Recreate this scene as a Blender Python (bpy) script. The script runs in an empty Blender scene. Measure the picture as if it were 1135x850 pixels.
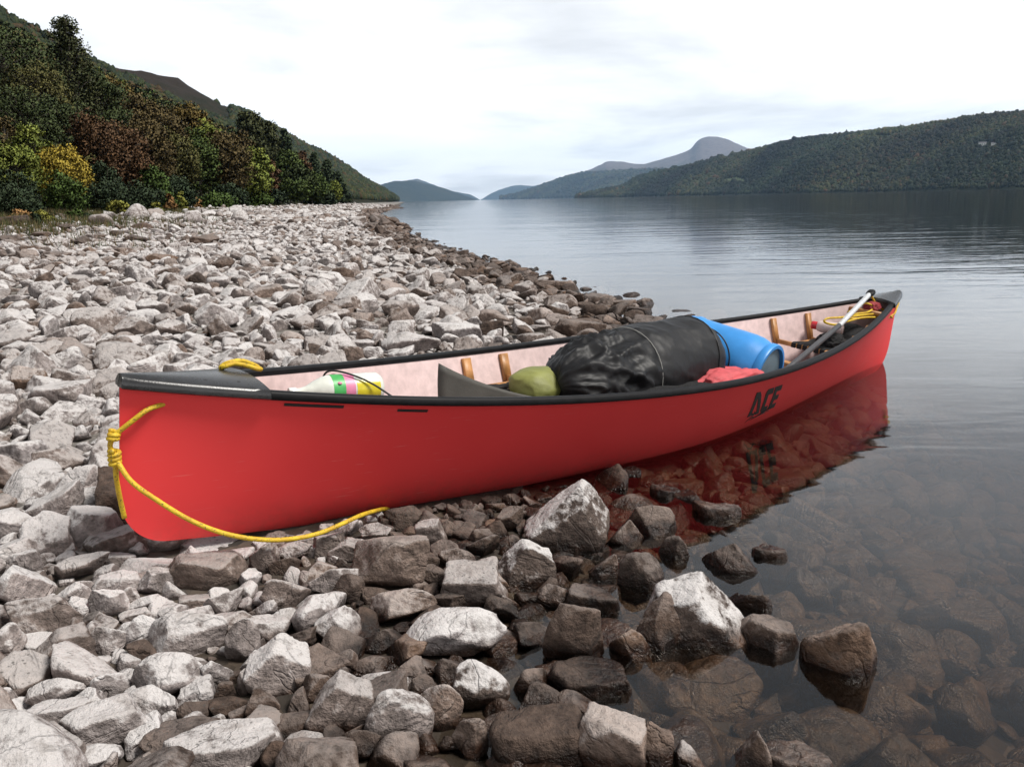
import bpy, math, random
import numpy as np
from mathutils import Matrix, Vector
from mathutils.geometry import delaunay_2d_cdt
R_ = math.radians
rng = np.random.default_rng(11)
random.seed(5)
S = bpy.context.scene
COL = S.collection

# ---------------------------------------------------------------- camera
PW, PH, FPX = 1135., 850., 936.
CAM_H, ROLL, HOR = 1.1018, R_(1.23), 203.8
PITCH = math.atan(HOR / FPX)
_f = np.array([0, math.cos(PITCH), -math.sin(PITCH)]); _u0 = np.array([0, math.sin(PITCH), math.cos(PITCH)]); _r0 = np.array([1., 0, 0])
_r = math.cos(ROLL) * _r0 - math.sin(ROLL) * _u0; _u = math.cos(ROLL) * _u0 + math.sin(ROLL) * _r0
CPOS = np.array([0, 0, CAM_H])
cd = bpy.data.cameras.new('camera'); cam = bpy.data.objects.new('camera', cd); COL.objects.link(cam)
cd.sensor_width = 36; cd.sensor_fit = 'HORIZONTAL'; cd.lens = FPX / PW * 36; cd.clip_start = .05; cd.clip_end = 60000
cam.matrix_world = Matrix(((_r[0], _u[0], -_f[0], 0), (_r[1], _u[1], -_f[1], 0), (_r[2], _u[2], -_f[2], CAM_H), (0, 0, 0, 1)))
S.camera = cam

def proj(P):
    d = np.asarray(P, float) - CPOS; z = d @ _f; z = np.where(np.abs(z) < 1e-6, 1e-6, z)
    return np.stack([PW / 2 + FPX * (d @ _r) / z, PH / 2 - FPX * (d @ _u) / z, z], -1)
def ray(px, py):
    d = _f * FPX + _r * (px - PW / 2) - _u * (py - PH / 2)
    return d / np.linalg.norm(d)
def hor_y(px):            # height of the horizon line in the photo at a column
    return 221.2 - (px - PW / 2) * math.tan(ROLL)

# ---------------------------------------------------------------- world, sun, exposure
SUN_EL, SUN_AZ = R_(56), R_(104)      # azimuth clockwise from the view direction (+y)
W = bpy.data.worlds.new('World'); S.world = W; W.use_nodes = True
nt = W.node_tree; nt.nodes.clear()
def N(t, ty, **k):
    n = t.nodes.new(ty)
    for a, b in k.items():
        if a == 'inp':
            for i, v in b.items(): n.inputs[i].default_value = v
        else: setattr(n, a, b)
    return n
def Lk(t, a, b): t.links.new(a, b)
def math_(t, op, a, b=None, c=None, clamp=False):
    n = t.nodes.new('ShaderNodeMath'); n.operation = op; n.use_clamp = clamp
    for i, v in enumerate((a, b, c)):
        if v is None: continue
        if isinstance(v, (int, float)): n.inputs[i].default_value = v
        else: t.links.new(v, n.inputs[i])
    return n.outputs[0]
def ramp(t, fac, stops, interp='LINEAR'):
    n = t.nodes.new('ShaderNodeValToRGB'); n.color_ramp.interpolation = interp
    e = n.color_ramp.elements
    while len(e) > 1: e.remove(e[-1])
    for i, (p, c) in enumerate(stops):
        x = e[0] if i == 0 else e.new(p)
        x.position = p; x.color = (*(c if isinstance(c, (tuple, list)) else (c, c, c)), 1)
    t.links.new(fac, n.inputs[0]); return n.outputs[0]
def mix(t, fac, a, b, mode='MIX'):
    n = t.nodes.new('ShaderNodeMix'); n.data_type = 'RGBA'; n.blend_type = mode
    for i, v in ((0, fac), (6, a), (7, b)):
        if isinstance(v, (int, float)): n.inputs[i].default_value = v
        elif isinstance(v, (tuple, list)): n.inputs[i].default_value = (*v, 1)
        else: t.links.new(v, n.inputs[i])
    return n.outputs[2]
def noise(t, vec, scale, detail=4, rough=.55, dist=0):
    n = t.nodes.new('ShaderNodeTexNoise'); n.inputs['Scale'].default_value = scale; n.inputs['Detail'].default_value = detail
    n.inputs['Roughness'].default_value = rough; n.inputs['Distortion'].default_value = dist
    if vec is not None: t.links.new(vec, n.inputs['Vector'])
    return n.outputs[0]
sky = N(nt, 'ShaderNodeTexSky', sky_type='NISHITA', sun_disc=False, sun_elevation=SUN_EL, sun_rotation=SUN_AZ)
tc = N(nt, 'ShaderNodeTexCoord'); sx = N(nt, 'ShaderNodeSeparateXYZ'); Lk(nt, tc.outputs['Generated'], sx.inputs[0])
zz = math_(nt, 'ADD', math_(nt, 'MAXIMUM', sx.outputs[2], 0), .13)
cv = N(nt, 'ShaderNodeCombineXYZ'); Lk(nt, math_(nt, 'DIVIDE', sx.outputs[0], zz), cv.inputs[0]); Lk(nt, math_(nt, 'DIVIDE', sx.outputs[1], zz), cv.inputs[1])
cv.inputs[2].default_value = 3.7
n1 = noise(nt, cv.outputs[0], .8, 7, .55, .3)
n2 = noise(nt, cv.outputs[0], .33, 3, .5)
cl = math_(nt, 'ADD', math_(nt, 'MULTIPLY', n1, .6), math_(nt, 'MULTIPLY', n2, .4))
# a thicker bank of cloud over the hills across the water
cl = math_(nt, 'SUBTRACT', cl, math_(nt, 'MULTIPLY', math_(nt, 'MULTIPLY', math_(nt, 'MULTIPLY', sx.outputs[0], 2.2, clamp=True), math_(nt, 'SUBTRACT', math_(nt, 'MULTIPLY', sx.outputs[2], 9), .6, clamp=True)), .07))
ccol = ramp(nt, cl, [(.33, (4.1, 4.13, 4.2)), (.415, (5.5, 5.5, 5.52)), (.54, (8.0, 8.0, 8.0)), (.64, (8.7, 8.68, 8.65))])
# the overcast sheet glows a little more low down over the loch
low = N(nt, 'ShaderNodeMapRange', interpolation_type='SMOOTHSTEP', inp={1: .20, 2: .56, 3: 1., 4: 0.}); Lk(nt, sx.outputs[2], low.inputs[0])
glow = math_(nt, 'ADD', .40, math_(nt, 'MULTIPLY', low.outputs[0], .96))
vm = N(nt, 'ShaderNodeVectorMath', operation='SCALE'); Lk(nt, ccol, vm.inputs[0]); Lk(nt, glow, vm.inputs['Scale'])
skc = mix(nt, .94, sky.outputs[0], vm.outputs[0])
bg = N(nt, 'ShaderNodeBackground', inp={1: .1}); Lk(nt, skc, bg.inputs[0])
wo = N(nt, 'ShaderNodeOutputWorld'); Lk(nt, bg.outputs[0], wo.inputs[0])
sl = bpy.data.lights.new('sun', 'SUN'); sl.energy = 3.1; sl.angle = R_(18); sl.color = (1, .96, .9)
so = bpy.data.objects.new('sun', sl); COL.objects.link(so)
sdir = Vector((math.sin(SUN_AZ) * math.cos(SUN_EL), math.cos(SUN_AZ) * math.cos(SUN_EL), math.sin(SUN_EL)))
so.rotation_euler = sdir.to_track_quat('Z', 'Y').to_euler(); so.location = (0, 0, 60)
vs = S.view_settings; S.display_settings.display_device = 'sRGB'
vs.view_transform = 'Standard'; vs.look = 'None'; vs.exposure = 0.58; vs.gamma = 1
cy = S.cycles; cy.max_bounces = 8; cy.diffuse_bounces = 3; cy.glossy_bounces = 3; cy.transmission_bounces = 6; cy.transparent_max_bounces = 12; cy.volume_bounces = 1
cy.caustics_reflective = False; cy.caustics_refractive = False
cy.use_denoising = True

# ---------------------------------------------------------------- helpers
def mk(name, V, F, mats, parent=None, smooth=True, base=None, midx=None, col=None, attr='col', sharp=None, nrm=None):
    """one mesh object; V (n,3), F list of tuples or an int array; base: move the origin there (V is in world space)"""
    V = np.asarray(V, float)
    me = bpy.data.meshes.new(name)
    if base is not None: V = V - np.asarray(base)
    if isinstance(F, np.ndarray):
        n, k = F.shape
        me.vertices.add(len(V)); me.vertices.foreach_set('co', V.astype(np.float32).ravel())
        me.loops.add(n * k); me.loops.foreach_set('vertex_index', F.astype(np.int32).ravel())
        me.polygons.add(n); me.polygons.foreach_set('loop_start', np.arange(0, n * k, k, dtype=np.int32))
        me.update(calc_edges=True)
    else:
        me.from_pydata([tuple(v) for v in V], [], [tuple(f) for f in F]); me.update()
    me.polygons.foreach_set('use_smooth', np.full(len(me.polygons), smooth, dtype=bool))
    for m in (mats if isinstance(mats, (list, tuple)) else [mats]): me.materials.append(m)
    if midx is not None: me.polygons.foreach_set('material_index', np.asarray(midx, np.int32))
    if col is not None:
        a = me.color_attributes.new(attr, 'FLOAT_COLOR', 'POINT')
        c = np.ones((len(V), 4), np.float32); c[:, :3] = col; a.data.foreach_set('color', c.ravel())
    if sharp is not None: me.set_sharp_from_angle(angle=R_(sharp))
    if nrm is not None: me.normals_split_custom_set_from_vertices(np.asarray(nrm, np.float32))
    o = bpy.data.objects.new(name, me); COL.objects.link(o)
    if base is not None: o.location = tuple(base)
    if parent is not None: o.parent = parent
    return o
def tag(o, label=None, cat=None, group=None, kind=None):
    for k, v in (('label', label), ('category', cat), ('group', group), ('kind', kind)):
        if v: o[k] = v
    return o
def empty(name, loc, **k):
    o = bpy.data.objects.new(name, None); COL.objects.link(o); o.location = tuple(loc); o.empty_display_size = .1
    return tag(o, **k)
def join(parts):
    V, F, n = [], [], 0
    for v, f in parts:
        V.append(np.asarray(v, float)); F += [tuple(i + n for i in q) for q in f]; n += len(v)
    return np.concatenate(V), F
def grid_faces(n, m, wrap=False):
    F = []
    for i in range(n - 1):
        for j in range(m - 1 + (1 if wrap else 0)):
            k = (j + 1) % m
            F.append((i * m + j, i * m + k, (i + 1) * m + k, (i + 1) * m + j))
    return F
def catmull(P, n=8):
    P = np.asarray(P, float); Q = np.vstack([2 * P[0] - P[1], P, 2 * P[-1] - P[-2]]); out = []
    for i in range(1, len(Q) - 2):
        for t in np.linspace(0, 1, n, endpoint=False):
            a, b, c, d = Q[i - 1:i + 3]
            out.append(.5 * (2 * b + (c - a) * t + (2 * a - 5 * b + 4 * c - d) * t * t + (3 * b - a - 3 * c + d) * t ** 3))
    return np.array(out + [P[-1]])
def tube(P, r, n=8, cap=True):
    P = np.asarray(P, float); r = np.broadcast_to(np.asarray(r, float), (len(P),))
    T = np.gradient(P, axis=0); T /= np.linalg.norm(T, axis=1)[:, None] + 1e-12
    up = np.array([0, 0, 1.]) if abs(T[0][2]) < .9 else np.array([1., 0, 0])
    V = []; x = np.cross(up, T[0]); x /= np.linalg.norm(x)
    for p, t, rr in zip(P, T, r):
        x = x - t * (x @ t); x /= np.linalg.norm(x) + 1e-12; y = np.cross(t, x)
        for k in range(n):
            a = 2 * math.pi * k / n; V.append(p + rr * (math.cos(a) * x + math.sin(a) * y))
    F = grid_faces(len(P), n, True)
    if cap: F += [tuple(range(n))[::-1], tuple(range((len(P) - 1) * n, len(P) * n))]
    return np.array(V), F
def bar(a, b, w, h, up=(0, 0, 1), bev=.15):
    """a squared bar with eased edges from a to b, w wide, h high"""
    a, b = np.asarray(a, float), np.asarray(b, float); t = (b - a) / np.linalg.norm(b - a)
    x = np.cross(t, up); x /= np.linalg.norm(x); y = np.cross(x, t)
    e = min(w, h) * bev; pr = [(-w/2+e, -h/2), (w/2-e, -h/2), (w/2, -h/2+e), (w/2, h/2-e), (w/2-e, h/2), (-w/2+e, h/2), (-w/2, h/2-e), (-w/2, -h/2+e)]
    V = [p + x * u + y * v for p in (a, b) for u, v in pr]
    return np.array(V), grid_faces(2, 8, True) + [tuple(range(8))[::-1], tuple(range(8, 16))]
def lathe(prof, n=32):
    V = [(r * math.cos(2*math.pi*k/n), r * math.sin(2*math.pi*k/n), z) for r, z in prof for k in range(n)]
    return np.array(V), grid_faces(len(prof), n, True) + [tuple(range(n))[::-1], tuple(range((len(prof)-1)*n, len(prof)*n))]
def fbm(P, seed, freq=1., octv=4, gain=.5, k=6):
    g = np.random.default_rng(seed); out = np.zeros(P.shape[:-1]); amp = 1.; tot = 0
    for o in range(octv):
        d = g.normal(size=(k, P.shape[-1])); d /= np.linalg.norm(d, axis=1)[:, None]; ph = g.uniform(0, 6.28, k); fr = freq * g.uniform(.7, 1.4, k)
        out += amp * np.sin((P @ d.T) * fr * 2.2 + ph).sum(-1) / math.sqrt(k); tot += amp; amp *= gain; freq *= 2.03
    return out / tot
def smooth(a, b, x):
    t = np.clip((np.asarray(x, float) - a) / (b - a), 0, 1); return t * t * (3 - 2 * t)
def ico(sub):
    t = (1 + 5 ** .5) / 2
    V = [(-1, t, 0), (1, t, 0), (-1, -t, 0), (1, -t, 0), (0, -1, t), (0, 1, t), (0, -1, -t), (0, 1, -t), (t, 0, -1), (t, 0, 1), (-t, 0, -1), (-t, 0, 1)]
    F = [(0,11,5),(0,5,1),(0,1,7),(0,7,10),(0,10,11),(1,5,9),(5,11,4),(11,10,2),(10,7,6),(7,1,8),(3,9,4),(3,4,2),(3,2,6),(3,6,8),(3,8,9),(4,9,5),(2,4,11),(6,2,10),(8,6,7),(9,8,1)]
    V = [np.array(v) / np.linalg.norm(v) for v in V]
    for _ in range(sub):
        c = {}; G = []
        def mid(a, b):
            k = (min(a, b), max(a, b))
            if k not in c:
                m = V[a] + V[b]; V.append(m / np.linalg.norm(m)); c[k] = len(V) - 1
            return c[k]
        for a, b, d in F:
            x, y, z = mid(a, b), mid(b, d), mid(d, a); G += [(a, x, z), (b, y, x), (d, z, y), (x, y, z)]
        F = G
    return np.array(V), np.array(F, np.int32)
ICO = {k: ico(k) for k in range(5)}

# ---------------------------------------------------------------- materials
def newmat(name):
    m = bpy.data.materials.new(name); m.use_nodes = True; t = m.node_tree; t.nodes.clear()
    o = t.nodes.new('ShaderNodeOutputMaterial'); b = t.nodes.new('ShaderNodeBsdfPrincipled'); t.links.new(b.outputs[0], o.inputs[0])
    return m, t, b
def simple(name, c, rough=.5, var=.15, scale=20, bump=0., bscale=60, spec=.5, metal=0., coat=0.):
    m, t, b = newmat(name)
    g = t.nodes.new('ShaderNodeNewGeometry')
    n = noise(t, g.outputs['Position'], scale, 5, .6)
    lo = tuple(x * (1 - var) for x in c); hi = tuple(min(1, x * (1 + var)) for x in c)
    t.links.new(ramp(t, n, [(.3, lo), (.7, hi)]), b.inputs['Base Color'])
    t.links.new(math_(t, 'ADD', math_(t, 'MULTIPLY', n, .2), rough - .1), b.inputs['Roughness'])
    b.inputs['Specular IOR Level'].default_value = spec; b.inputs['Metallic'].default_value = metal; b.inputs['Coat Weight'].default_value = coat
    if bump:
        bn = t.nodes.new('ShaderNodeBump'); bn.inputs['Strength'].default_value = bump; bn.inputs['Distance'].default_value = .01
        t.links.new(noise(t, g.outputs['Position'], bscale, 4, .6), bn.inputs['Height']); t.links.new(bn.outputs[0], b.inputs['Normal'])
    return m
def stone_mat(name):
    m, t, b = newmat(name)
    g = t.nodes.new('ShaderNodeNewGeometry'); P = g.outputs['Position']
    at = N(t, 'ShaderNodeVertexColor', layer_name='col'); sp = t.nodes.new('ShaderNodeSeparateColor'); t.links.new(at.outputs[0], sp.inputs[0])
    pale, hue, crust = sp.outputs[0], sp.outputs[1], sp.outputs[2]
    a = noise(t, P, 7, 6, .62, .4); c = noise(t, P, 38, 5, .65); d = noise(t, P, 170, 3, .6); e = noise(t, P, 2.3, 3)
    mixv = math_(t, 'ADD', math_(t, 'MULTIPLY', a, .5), math_(t, 'MULTIPLY', c, .5))
    f = ramp(t, mixv, [(.38, 0.), (.5, .5), (.60, 1.)])
    darkc = mix(t, f, (.026, .018, .0145), (.105, .078, .064)); palec = mix(t, f, (.14, .122, .117), (.465, .42, .412))
    base = mix(t, pale, darkc, palec)
    brn = mix(t, 1.0, base, (1.0, .70, .47), 'MULTIPLY')
    base = mix(t, hue, base, brn)
    # pale mineral crust and lichen on the upper faces
    sn = t.nodes.new('ShaderNodeSeparateXYZ'); t.links.new(g.outputs['Normal'], sn.inputs[0])
    up = math_(t, 'ADD', math_(t, 'MULTIPLY', sn.outputs[2], .32), math_(t, 'ADD', math_(t, 'MULTIPLY', a, .7), math_(t, 'MULTIPLY', c, .55)))
    cm = math_(t, 'MULTIPLY', ramp(t, up, [(.74, 0.), (.86, 1.)]), crust)
    base = mix(t, cm, base, (.56, .535, .525))
    # small dark pits and specks
    pit = ramp(t, d, [(.30, .5), (.40, 1.)])
    base = mix(t, math_(t, 'MULTIPLY', .8, pale, clamp=True), base, mix(t, 1., base, pit, 'MULTIPLY'))
    vo = t.nodes.new('ShaderNodeTexVoronoi'); vo.inputs['Scale'].default_value = 55; t.links.new(P, vo.inputs['Vector'])
    spk = math_(t, 'MULTIPLY', ramp(t, vo.outputs['Distance'], [(.12, 1.), (.22, 0.)]), ramp(t, e, [(.45, 0.), (.6, .7)]))
    base = mix(t, spk, base, (.07, .065, .06))
    # cracks, and dull stains a hand wide
    ck = math_(t, 'ABSOLUTE', math_(t, 'SUBTRACT', noise(t, P, 3.1, 5, .55, .8), .5))
    base = mix(t, math_(t, 'MULTIPLY', ramp(t, ck, [(.002, .4), (.007, 0.)]), ramp(t, a, [(.5, 0.), (.6, 1.)])), base, (.05, .045, .04))
    st_ = ramp(t, noise(t, P, 13, 4, .6, .6), [(.54, 0.), (.68, .5)])
    base = mix(t, st_, base, mix(t, 1., base, (.42, .38, .35), 'MULTIPLY'))
    # soaked and stained foot near the water line
    sz = t.nodes.new('ShaderNodeSeparateXYZ'); t.links.new(P, sz.inputs[0])
    wz = math_(t, 'ADD', sz.outputs[2], math_(t, 'MULTIPLY', math_(t, 'SUBTRACT', math_(t, 'ADD', math_(t, 'MULTIPLY', e, .65), math_(t, 'MULTIPLY', a, .35)), .5), .16))
    wet = N(t, 'ShaderNodeMapRange', interpolation_type='SMOOTHSTEP', inp={1: .015, 2: .055, 3: 1., 4: 0.}); t.links.new(wz, wet.inputs[0])
    damp = N(t, 'ShaderNodeMapRange', interpolation_type='SMOOTHSTEP', inp={1: .02, 2: .035, 3: 1., 4: 0.}); t.links.new(sz.outputs[2], damp.inputs[0])
    stain = mix(t, ramp(t, c, [(.4, 0.), (.62, 1.)]), (.125, .075, .054), (.26, .175, .13))
    base = mix(t, wet.outputs[0], base, mix(t, 1., base, stain, 'MULTIPLY'))
    # brown peat stain on what always lies under water
    sub_ = N(t, 'ShaderNodeMapRange', interpolation_type='SMOOTHSTEP', inp={1: -.06, 2: .0, 3: .8, 4: 0.}); t.links.new(sz.outputs[2], sub_.inputs[0])
    base = mix(t, sub_.outputs[0], base, mix(t, pale, mix(t, f, (.022, .014, .008), (.10, .060, .032)), mix(t, f, (.06, .038, .022), (.20, .125, .072))))
    t.links.new(base, b.inputs['Base Color'])
    ro = mix(t, damp.outputs[0], mix(t, wet.outputs[0], (.9,)*3, (.55,)*3), (.28,)*3)
    t.links.new(ro, b.inputs['Roughness']); b.inputs['Specular IOR Level'].default_value = .4
    h = math_(t, 'ADD', math_(t, 'MULTIPLY', a, 1.6), math_(t, 'ADD', math_(t, 'MULTIPLY', c, .8), math_(t, 'SUBTRACT', math_(t, 'MULTIPLY', d, .22), math_(t, 'MULTIPLY', ramp(t, ck, [(.0, .5), (.012, 0.)]), .5))))
    bn = t.nodes.new('ShaderNodeBump'); bn.inputs['Strength'].default_value = .75; bn.inputs['Distance'].default_value = .022
    t.links.new(h, bn.inputs['Height']); t.links.new(bn.outputs[0], b.inputs['Normal'])
    return m
M_STONE = stone_mat('stone')
def leaf_mat():
    m, t, b = newmat('leaves')
    at = N(t, 'ShaderNodeVertexColor', layer_name='col')
    g = t.nodes.new('ShaderNodeNewGeometry'); n = noise(t, g.outputs['Position'], 1.5, 3)
    c = mix(t, 1., at.outputs[0], ramp(t, n, [(.3, 1.35), (.7, 2.1)]), 'MULTIPLY')
    t.links.new(c, b.inputs['Base Color']); b.inputs['Roughness'].default_value = .7; b.inputs['Specular IOR Level'].default_value = .15
    return m
M_LEAF = leaf_mat()
M_BARK = simple('bark', (.085, .07, .055), .9, .5, 8, .6, 30)
def hull_paint():
    m, t, b = newmat('red_hull'); tc_ = t.nodes.new('ShaderNodeTexCoord'); P = tc_.outputs['Object']
    n = noise(t, P, 2.5, 4, .5); base = ramp(t, n, [(.3, (.79, .055, .058)), (.7, (.84, .064, .066))])
    def st(sx_, sy_, sz_, sc, rot):
        mp = t.nodes.new('ShaderNodeMapping'); mp.inputs['Scale'].default_value = (sx_, sy_, sz_); mp.inputs['Rotation'].default_value = (0, rot, 0); t.links.new(P, mp.inputs[0]); return noise(t, mp.outputs[0], sc, 3, .5)
    scr = math_(t, 'MULTIPLY', ramp(t, st(.6, 6, 26, 6, .12), [(.66, 0.), (.70, .4)]), ramp(t, noise(t, P, 1.7, 3), [(.48, 0.), (.62, 1.)]))
    base = mix(t, scr, base, (.80, .24, .22))
    sz_ = t.nodes.new('ShaderNodeSeparateXYZ'); t.links.new(P, sz_.inputs[0])
    lowz = N(t, 'ShaderNodeMapRange', interpolation_type='SMOOTHSTEP', inp={1: .02, 2: .24, 3: 1., 4: 0.}); t.links.new(math_(t, 'ADD', sz_.outputs[2], math_(t, 'MULTIPLY', math_(t, 'SUBTRACT', noise(t, P, 5, 5, .65), .5), .2)), lowz.inputs[0])
    base = mix(t, math_(t, 'MULTIPLY', math_(t, 'MULTIPLY', lowz.outputs[0], .5), ramp(t, noise(t, P, 28, 4, .65), [(.38, .15), (.62, 1.)])), base, (.30, .085, .065))
    t.links.new(base, b.inputs['Base Color']); t.links.new(math_(t, 'ADD', .36, math_(t, 'MULTIPLY', n, .22)), b.inputs['Roughness']); b.inputs['Specular IOR Level'].default_value = .2
    bn = t.nodes.new('ShaderNodeBump'); bn.inputs['Strength'].default_value = .05; bn.inputs['Distance'].default_value = .02; t.links.new(noise(t, P, 4.5, 3), bn.inputs['Height']); t.links.new(bn.outputs[0], b.inputs['Normal'])
    return m
M_RED = hull_paint()
M_LINE = simple('pink_lining', (.64, .49, .475), .6, .14, 22, .1, 120, .3)
M_BLK = simple('black_vinyl', (.010, .010, .011), .5, .3, 20, .05, 120, .14)
M_DECK = simple('black_deck', (.022, .022, .023), .27, .3, 12, .05, 200, .65)
M_STRIP = simple('black_strip', (.012, .011, .011), .6, .2)
M_WOOD = simple('varnished_wood', (.40, .19, .065), .45, .35, 18, .1, 60, .5)
M_WEB = simple('black_webbing', (.012, .012, .013), .8, .3, 60, .3, 300, .3)

# ---------------------------------------------------------------- terrain
_sh = np.array([(-6, -1.2), (0, -.5), (1.48, -.15), (1.77, -.12), (2.11, -.02), (2.33, .03), (2.92, .11), (3.34, .18), (4.2, .48), (5.5, .95), (7.84, 1.17), (8.51, 1.13), (9.35, .85), (11.19, .42), (13.5, -.07),
    (17.0, -.98), (31.4, -4.1), (51.7, -7.5), (76, -12.0), (90, -14.0), (140, -19.0), (152, -19.2), (170, -22.5), (300, -38), (1000, -121), (3000, -360), (3300, -1100), (16000, -9000), (27000, -16000)])
def Xs(y): return np.interp(y, _sh[:, 0], _sh[:, 1])
_rpx = np.array([-100, 0, 60, 120, 180, 215, 235, 262, 290, 330, 370, 400, 430, 455.])
_rsky = np.array([-60, 14, 52, 69, 78, 89, 108, 117, 130, 154, 178, 196, 212, 222.])
_ry = np.array([560, 700, 780, 860, 950, 1020, 1090, 1170, 1290, 1500, 1800, 2150, 2600, 3000.])
_rd = np.array([ray(a, b) for a, b in zip(_rpx, _rsky)])
_rW = np.maximum((-_rd[:, 0] / _rd[:, 1] - .12) * _ry, 6)
_rH = np.maximum(CAM_H + _rd[:, 2] / _rd[:, 1] * _ry, 2)
def terrain(x, y):
    x, y = np.asarray(x, float), np.asarray(y, float)
    s = (Xs(y) - x) * .985
    P = np.stack([x, y], -1)
    low = np.where(s > 0, .069 * s - .0007 * np.minimum(s, 14) ** 2, np.maximum(.17 * s - .02 * s * s, -6))
    low = low + .02 * fbm(P, 3, 1.1, 3) * smooth(-3, .3, s) + .07 * fbm(P, 4, .22, 2) * smooth(1.5, 6, s)
    t = np.clip(s - 14, 0, None)
    Wd, Hh = np.interp(y, _ry, _rW) + 0 * x, np.interp(y, _ry, _rH) + 0 * x
    q = np.clip(t / np.maximum(Wd, 8), 0, 1.6)
    hill = Hh * np.where(q < 1, np.clip(q, 0, 1) ** 1.1, 1 - .12 * (q - 1))
    hill = hill * (1 + .10 * fbm(P, 9, .006, 3) * smooth(.1, .5, q) * (1 - smooth(.75, .98, q))) + .02 * Hh * fbm(P, 10, .035, 4) * smooth(.2, .6, q)
    return low - .069 * np.clip(s - 14, 0, None) + hill * smooth(0, 12, t)
def hit(px, py, off=0.):
    """the point where the line of sight through a photo pixel meets the ground raised by off"""
    d = ray(px, py); ts = np.geomspace(.5, 500, 1500); Q = CPOS + d * ts[:, None]
    h = Q[:, 2] - terrain(Q[:, 0], Q[:, 1]) - off
    k = int(np.argmax(h < 0)) if (h < 0).any() else len(ts) - 1
    a, b = ts[max(k - 1, 0)], ts[k]
    for _ in range(30):
        m_ = (a + b) / 2; q = CPOS + d * m_
        if q[2] - terrain(q[0], q[1]) - off > 0: a = m_
        else: b = m_
    return CPOS + d * b

def sheet(name, ys, ss, mat):
    Y, T = np.meshgrid(ys, ss, indexing='ij'); X = Xs(Y) - T / .985
    V = np.stack([X, Y, terrain(X, Y)], -1).reshape(-1, 3)
    n, m_ = len(ys), len(ss); i, j = np.meshgrid(np.arange(n - 1), np.arange(m_ - 1), indexing='ij'); a = (i * m_ + j).ravel()
    return mk(name, V, np.stack([a, a + 1, a + m_ + 1, a + m_], 1)[:, ::-1], mat)
def gravel_mat():
    m, t, b = newmat('gravel')
    g = t.nodes.new('ShaderNodeNewGeometry'); P = g.outputs['Position']
    v = t.nodes.new('ShaderNodeTexVoronoi'); v.inputs['Scale'].default_value = 16; t.links.new(P, v.inputs['Vector'])
    n = noise(t, P, 5, 5, .6); w = noise(t, P, .35, 3)
    sv = t.nodes.new('ShaderNodeSeparateColor'); t.links.new(v.outputs['Color'], sv.inputs[0])
    dry = mix(t, sv.outputs[0], (.10, .09, .08), (.36, .34, .32)); dry = mix(t, ramp(t, n, [(.4, .0), (.65, .8)]), dry, (.09, .075, .06))
    sz = t.nodes.new('ShaderNodeSeparateXYZ'); t.links.new(P, sz.inputs[0])
    wet = N(t, 'ShaderNodeMapRange', interpolation_type='SMOOTHSTEP', inp={1: .03, 2: .16, 3: 1., 4: 0.}); t.links.new(sz.outputs[2], wet.inputs[0])
    c = mix(t, wet.outputs[0], dry, mix(t, sv.outputs[1], (.018, .013, .009), (.07, .05, .034)))
    t.links.new(c, b.inputs['Base Color']); b.inputs['Roughness'].default_value = .85
    bn = t.nodes.new('ShaderNodeBump'); bn.inputs['Strength'].default_value = .8; bn.inputs['Distance'].default_value = .04
    t.links.new(math_(t, 'ADD', v.outputs['Distance'], n), bn.inputs['Height']); t.links.new(bn.outputs[0], b.inputs['Normal'])
    return m
M_GRAVEL = gravel_mat()
ys = np.unique(np.concatenate([np.linspace(-6, 16, 130), np.geomspace(16, 27000, 170)]))
ss = np.unique(np.concatenate([-np.geomspace(3.5, 6000, 30), np.linspace(-3.5, 4, 75), np.linspace(4, 16, 40)]))
tag(sheet('beach_ground', ys, ss, M_GRAVEL), kind='structure')
def hill_mat(name, cols, scale, moor=None, mz=(0, 1), fld=0.):
    m, t, b = newmat(name)
    g = t.nodes.new('ShaderNodeNewGeometry'); P = g.outputs['Position']
    n = noise(t, P, scale, 6, .6); n2 = noise(t, P, scale * 9, 5, .65)
    c = ramp(t, math_(t, 'ADD', math_(t, 'MULTIPLY', n, .5), math_(t, 'MULTIPLY', n2, .5)), [(.38, cols[0]), (.5, cols[1]), (.62, cols[2])])
    if moor:
        sz = t.nodes.new('ShaderNodeSeparateXYZ'); t.links.new(P, sz.inputs[0])
        r = N(t, 'ShaderNodeMapRange', interpolation_type='SMOOTHSTEP', inp={1: mz[0], 2: mz[1], 3: 0., 4: 1.})
        t.links.new(math_(t, 'ADD', sz.outputs[2], math_(t, 'MULTIPLY', math_(t, 'SUBTRACT', n, .5), (mz[1] - mz[0]) * 2.)), r.inputs[0])
        mo = ramp(t, n2, [(.35, moor[0]), (.65, moor[1])]); c = mix(t, r.outputs[0], c, mo)
    t.links.new(c, b.inputs['Base Color']); b.inputs['Roughness'].default_value = .95; b.inputs['Specular IOR Level'].default_value = .1
    bn = t.nodes.new('ShaderNodeBump'); bn.inputs['Strength'].default_value = .8; bn.inputs['Distance'].default_value = 2 / (scale * 60)
    t.links.new(n2, bn.inputs['Height']); t.links.new(bn.outputs[0], b.inputs['Normal'])
    return m
M_HILLSIDE = hill_mat('heather_and_scrub', [(.008, .010, .005), (.016, .017, .008), (.028, .022, .012)], .06, ((.014, .011, .008), (.034, .024, .018)), (85, 140))
ys = np.unique(np.concatenate([np.linspace(-10, 100, 70), np.geomspace(100, 3200, 150)]))
ss = np.unique(np.concatenate([np.linspace(15.9, 40, 20), np.geomspace(40, 700, 70)]))
tag(sheet('hillside', ys, ss, M_HILLSIDE), kind='structure')

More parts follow.
